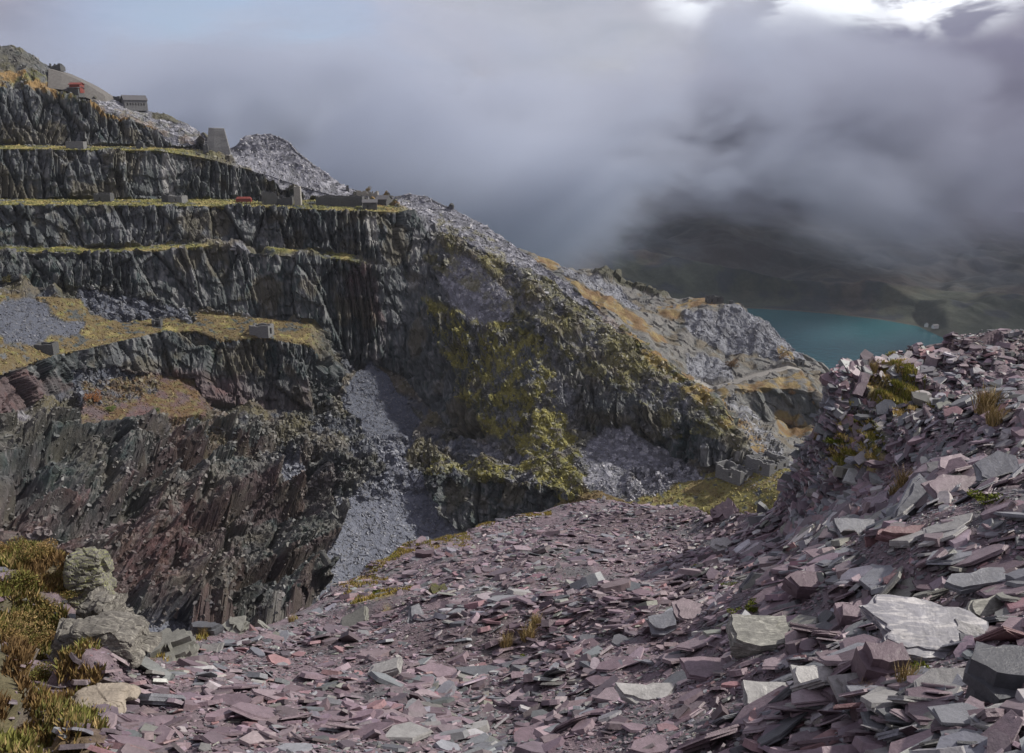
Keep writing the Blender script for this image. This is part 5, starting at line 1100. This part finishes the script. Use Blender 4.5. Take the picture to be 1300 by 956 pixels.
# ------------------------------------------------------------------ rocks of the screes
RP = [proto_slate(rng, n=int(rng.integers(4, 7)), thick=rng.uniform(.22, .6)) for _ in range(12)]
def scree_rocks(name, label, D, w, n, lo, hi, colf, rgn, flat=.3):
    P, nm = D[0], D[1]; dist = np.linalg.norm(P, axis=-1)
    p, i, j = pick(P, w/dist**.5, n, rgn); s = lo*(hi/lo)**(rgn.uniform(0, 1, n)**2.2)
    nrm = nm[i, j]+rgn.normal(0, flat, (n, 3)); M = frames(nrm, rgn.uniform(0, 6.28, n), rgn.normal(0, .4, n), rgn.normal(0, .4, n))*s[:, None, None]
    c = colf(i, j, n); link(name, scatter_mesh(name, RP, rgn.integers(0, 12, n), M, p, c, MR2), kind='stuff', label=label, category='scree')
MR2 = mat_rock('scree_stone', None, .8, .5, .2, .65, .25, spec=.4)
rg = np.random.default_rng(31)
P, nm, scr, bld, slp, pit, qpx, qpy, qcol, qrr, gr, stp = QD
def cf(base, k=.45):
    def f(i, j, n): return np.clip((base[i, j]*.6+np.array(k)*.4*base[i, j].mean(1, keepdims=True))*rg.uniform(.55, 1.7, (n, 1)), .02, .5)
    return f
inv = ((qpx > -40) & (qpx < 1070) & (qrr > 1.9) & (qrr < 18.3)).astype(float)
scree_rocks('scree_stones', 'grey loose stones of the scree slopes', QD, scr*inv, 30000, .35, 1.3, cf(qcol, 1.25), rg)
scree_rocks('boulder_field', 'fallen blocks and boulders on the benches and in the pit', QD, (bld*2+pit*(1-gr)*.6)*inv, 20000, .4, 2.4, cf(qcol, 1.05), rg, .5)
scree_rocks('slope_stones', 'loose stones on the mossy slopes', QD, slp*(1-scr)*inv, 12000, .5, 2.2, cf(qcol, 1.6), rg)
scree_rocks('tussock_grass', 'tussocks of yellow and brown grass on the galleries and ledges', QD, gr*inv*(qpx > -30), 30000, .45, 1.3, lambda i, j, n: np.clip(qcol[i, j]*rg.uniform(.6, 1.6, (n, 1))*np.array((1, .96, .9)), .02, .4), rg, .35)
hutw = poly(qpx, qpy, [(915, 588), (1000, 584), (1005, 618), (960, 622), (925, 614)])*(qrr > 9)
scree_rocks('rubble_stones', 'fallen wall stones lying round the ruined barracks', QD, hutw, 500, .3, .9, lambda i, j, n: np.array([(.24, .24, .24)])*rg.uniform(.5, 1.4, (n, 1)), rg, .4)
SP, SN, spl, sgl, spx, spy = SD
scree_rocks('tip_stones', 'pale stones of the waste tip', SD, np.clip(spl+sgl, 0, 1), 9000, .5, 1.8, lambda i, j, n: np.array([(.20, .205, .222)])*rg.uniform(.5, 1.6, (n, 1)), rg)
# the lichened pillar and ledges on the left
def outcrop():
    def rk(name, label, px, py, w, outline, th, mat, n, yaw, layers=5, **kw): return hero(name, label, px, py, w, outline, th, mat, n, yaw, .1, layers, cat='rock', **kw)
    def natural(name, label, px, py, dims, mat, yaw, seed, sink=.1, tilt=(0, 0)):
        n = 44; u = np.linspace(-1, 1, n); V, Fc = [], []; idx = {}
        pts = []
        for ax in range(3):
            for sgn in (-1, 1):
                A, B = np.meshgrid(u, u, indexing='ij'); q = np.zeros((n, n, 3)); q[..., ax] = sgn; q[..., (ax+1) % 3] = A; q[..., (ax+2) % 3] = B
                o = len(pts)*n*n; pts.append(q.reshape(-1, 3)); i = o+np.arange(n*n).reshape(n, n)
                f = np.stack([i[:-1, :-1], i[1:, :-1], i[1:, 1:], i[:-1, 1:]], -1).reshape(-1, 4); Fc.append(f if sgn > 0 else f[:, ::-1])
        q = np.concatenate(pts); q = q/(np.abs(q)**6).sum(1, keepdims=True)**(1/6)
        d = np.array(dims)/2; P0 = q*d; P0[:, :2] *= (1-.18*q[:, 2:3])
        x, y, z = P0.T; z = z+seed
        bz = (z+.25*x)/.075+fbm(x/.2, y/.2, z/.2, 3, seed)*.7; _, _, vi = voro(x/.22, y/.22, z/.12, seed+3); _, _, vj = voro(x/.09, y/.09, z/.05, seed+7)
        r = 1+fbm(x/.35, y/.35, z/.35, 4, seed+9)*.12+(vi-.5)*.30+(vj-.5)*.08-((bz-np.floor(bz)) < .14)*.05
        P1 = P0*r[:, None]
        p, nn = surf(px, py); me = mesh_arrays(name, P1, np.concatenate(Fc).ravel(), np.arange(sum(map(len, Fc)))*4, np.full(sum(map(len, Fc)), 4), SM[mat])
        o = link(name, me, label=label, category='rock'); o.location = p+np.array([0, .1, dims[2]*(.5-sink)]); o.rotation_euler = (tilt[0], tilt[1], yaw)
    natural('rock_pillar', 'yellow-lichened rounded rock pillar at the top of the left outcrop', 108, 775, (.38, .42, .66), 'lichened', .3, 11, .1)
    natural('rock_ledge', 'pale cracked rock face dropping below the lichened pillar', 128, 822, (.34, .45, .62), 'weathered', -.2, 23, .2, (.1, .12))
    natural('rock_ledge', 'flat-topped ledge left of the cracked rock face', 96, 838, (.40, .4, .36), 'weathered', .25, 37, .2, (.15, .1))
    natural('rock_ledge', 'low rough ledge at the foot of the left outcrop', 128, 862, (.6, .45, .26), 'weathered', -.15, 49, .25, (.1, .1))
    natural('rock_ledge', 'flat tan stone in the corner under the left outcrop', 125, 882, (.42, .36, .12), 'tan', .1, 63, .3)
SM['weathered'] = mat_rock('weathered_slate', (.125, .118, .105), 4, .9, .02, .85, .4, streak=(.24, .23, .20))
SM['tan'] = mat_rock('tan_slate', (.27, .235, .19), 5, .6, .02, .8, .25)
SM['lichened'] = mat_rock('yellow_lichened_slate', (.14, .135, .12), 5, .8, .02, .8, .3, streak=(.26, .27, .13))
outcrop()
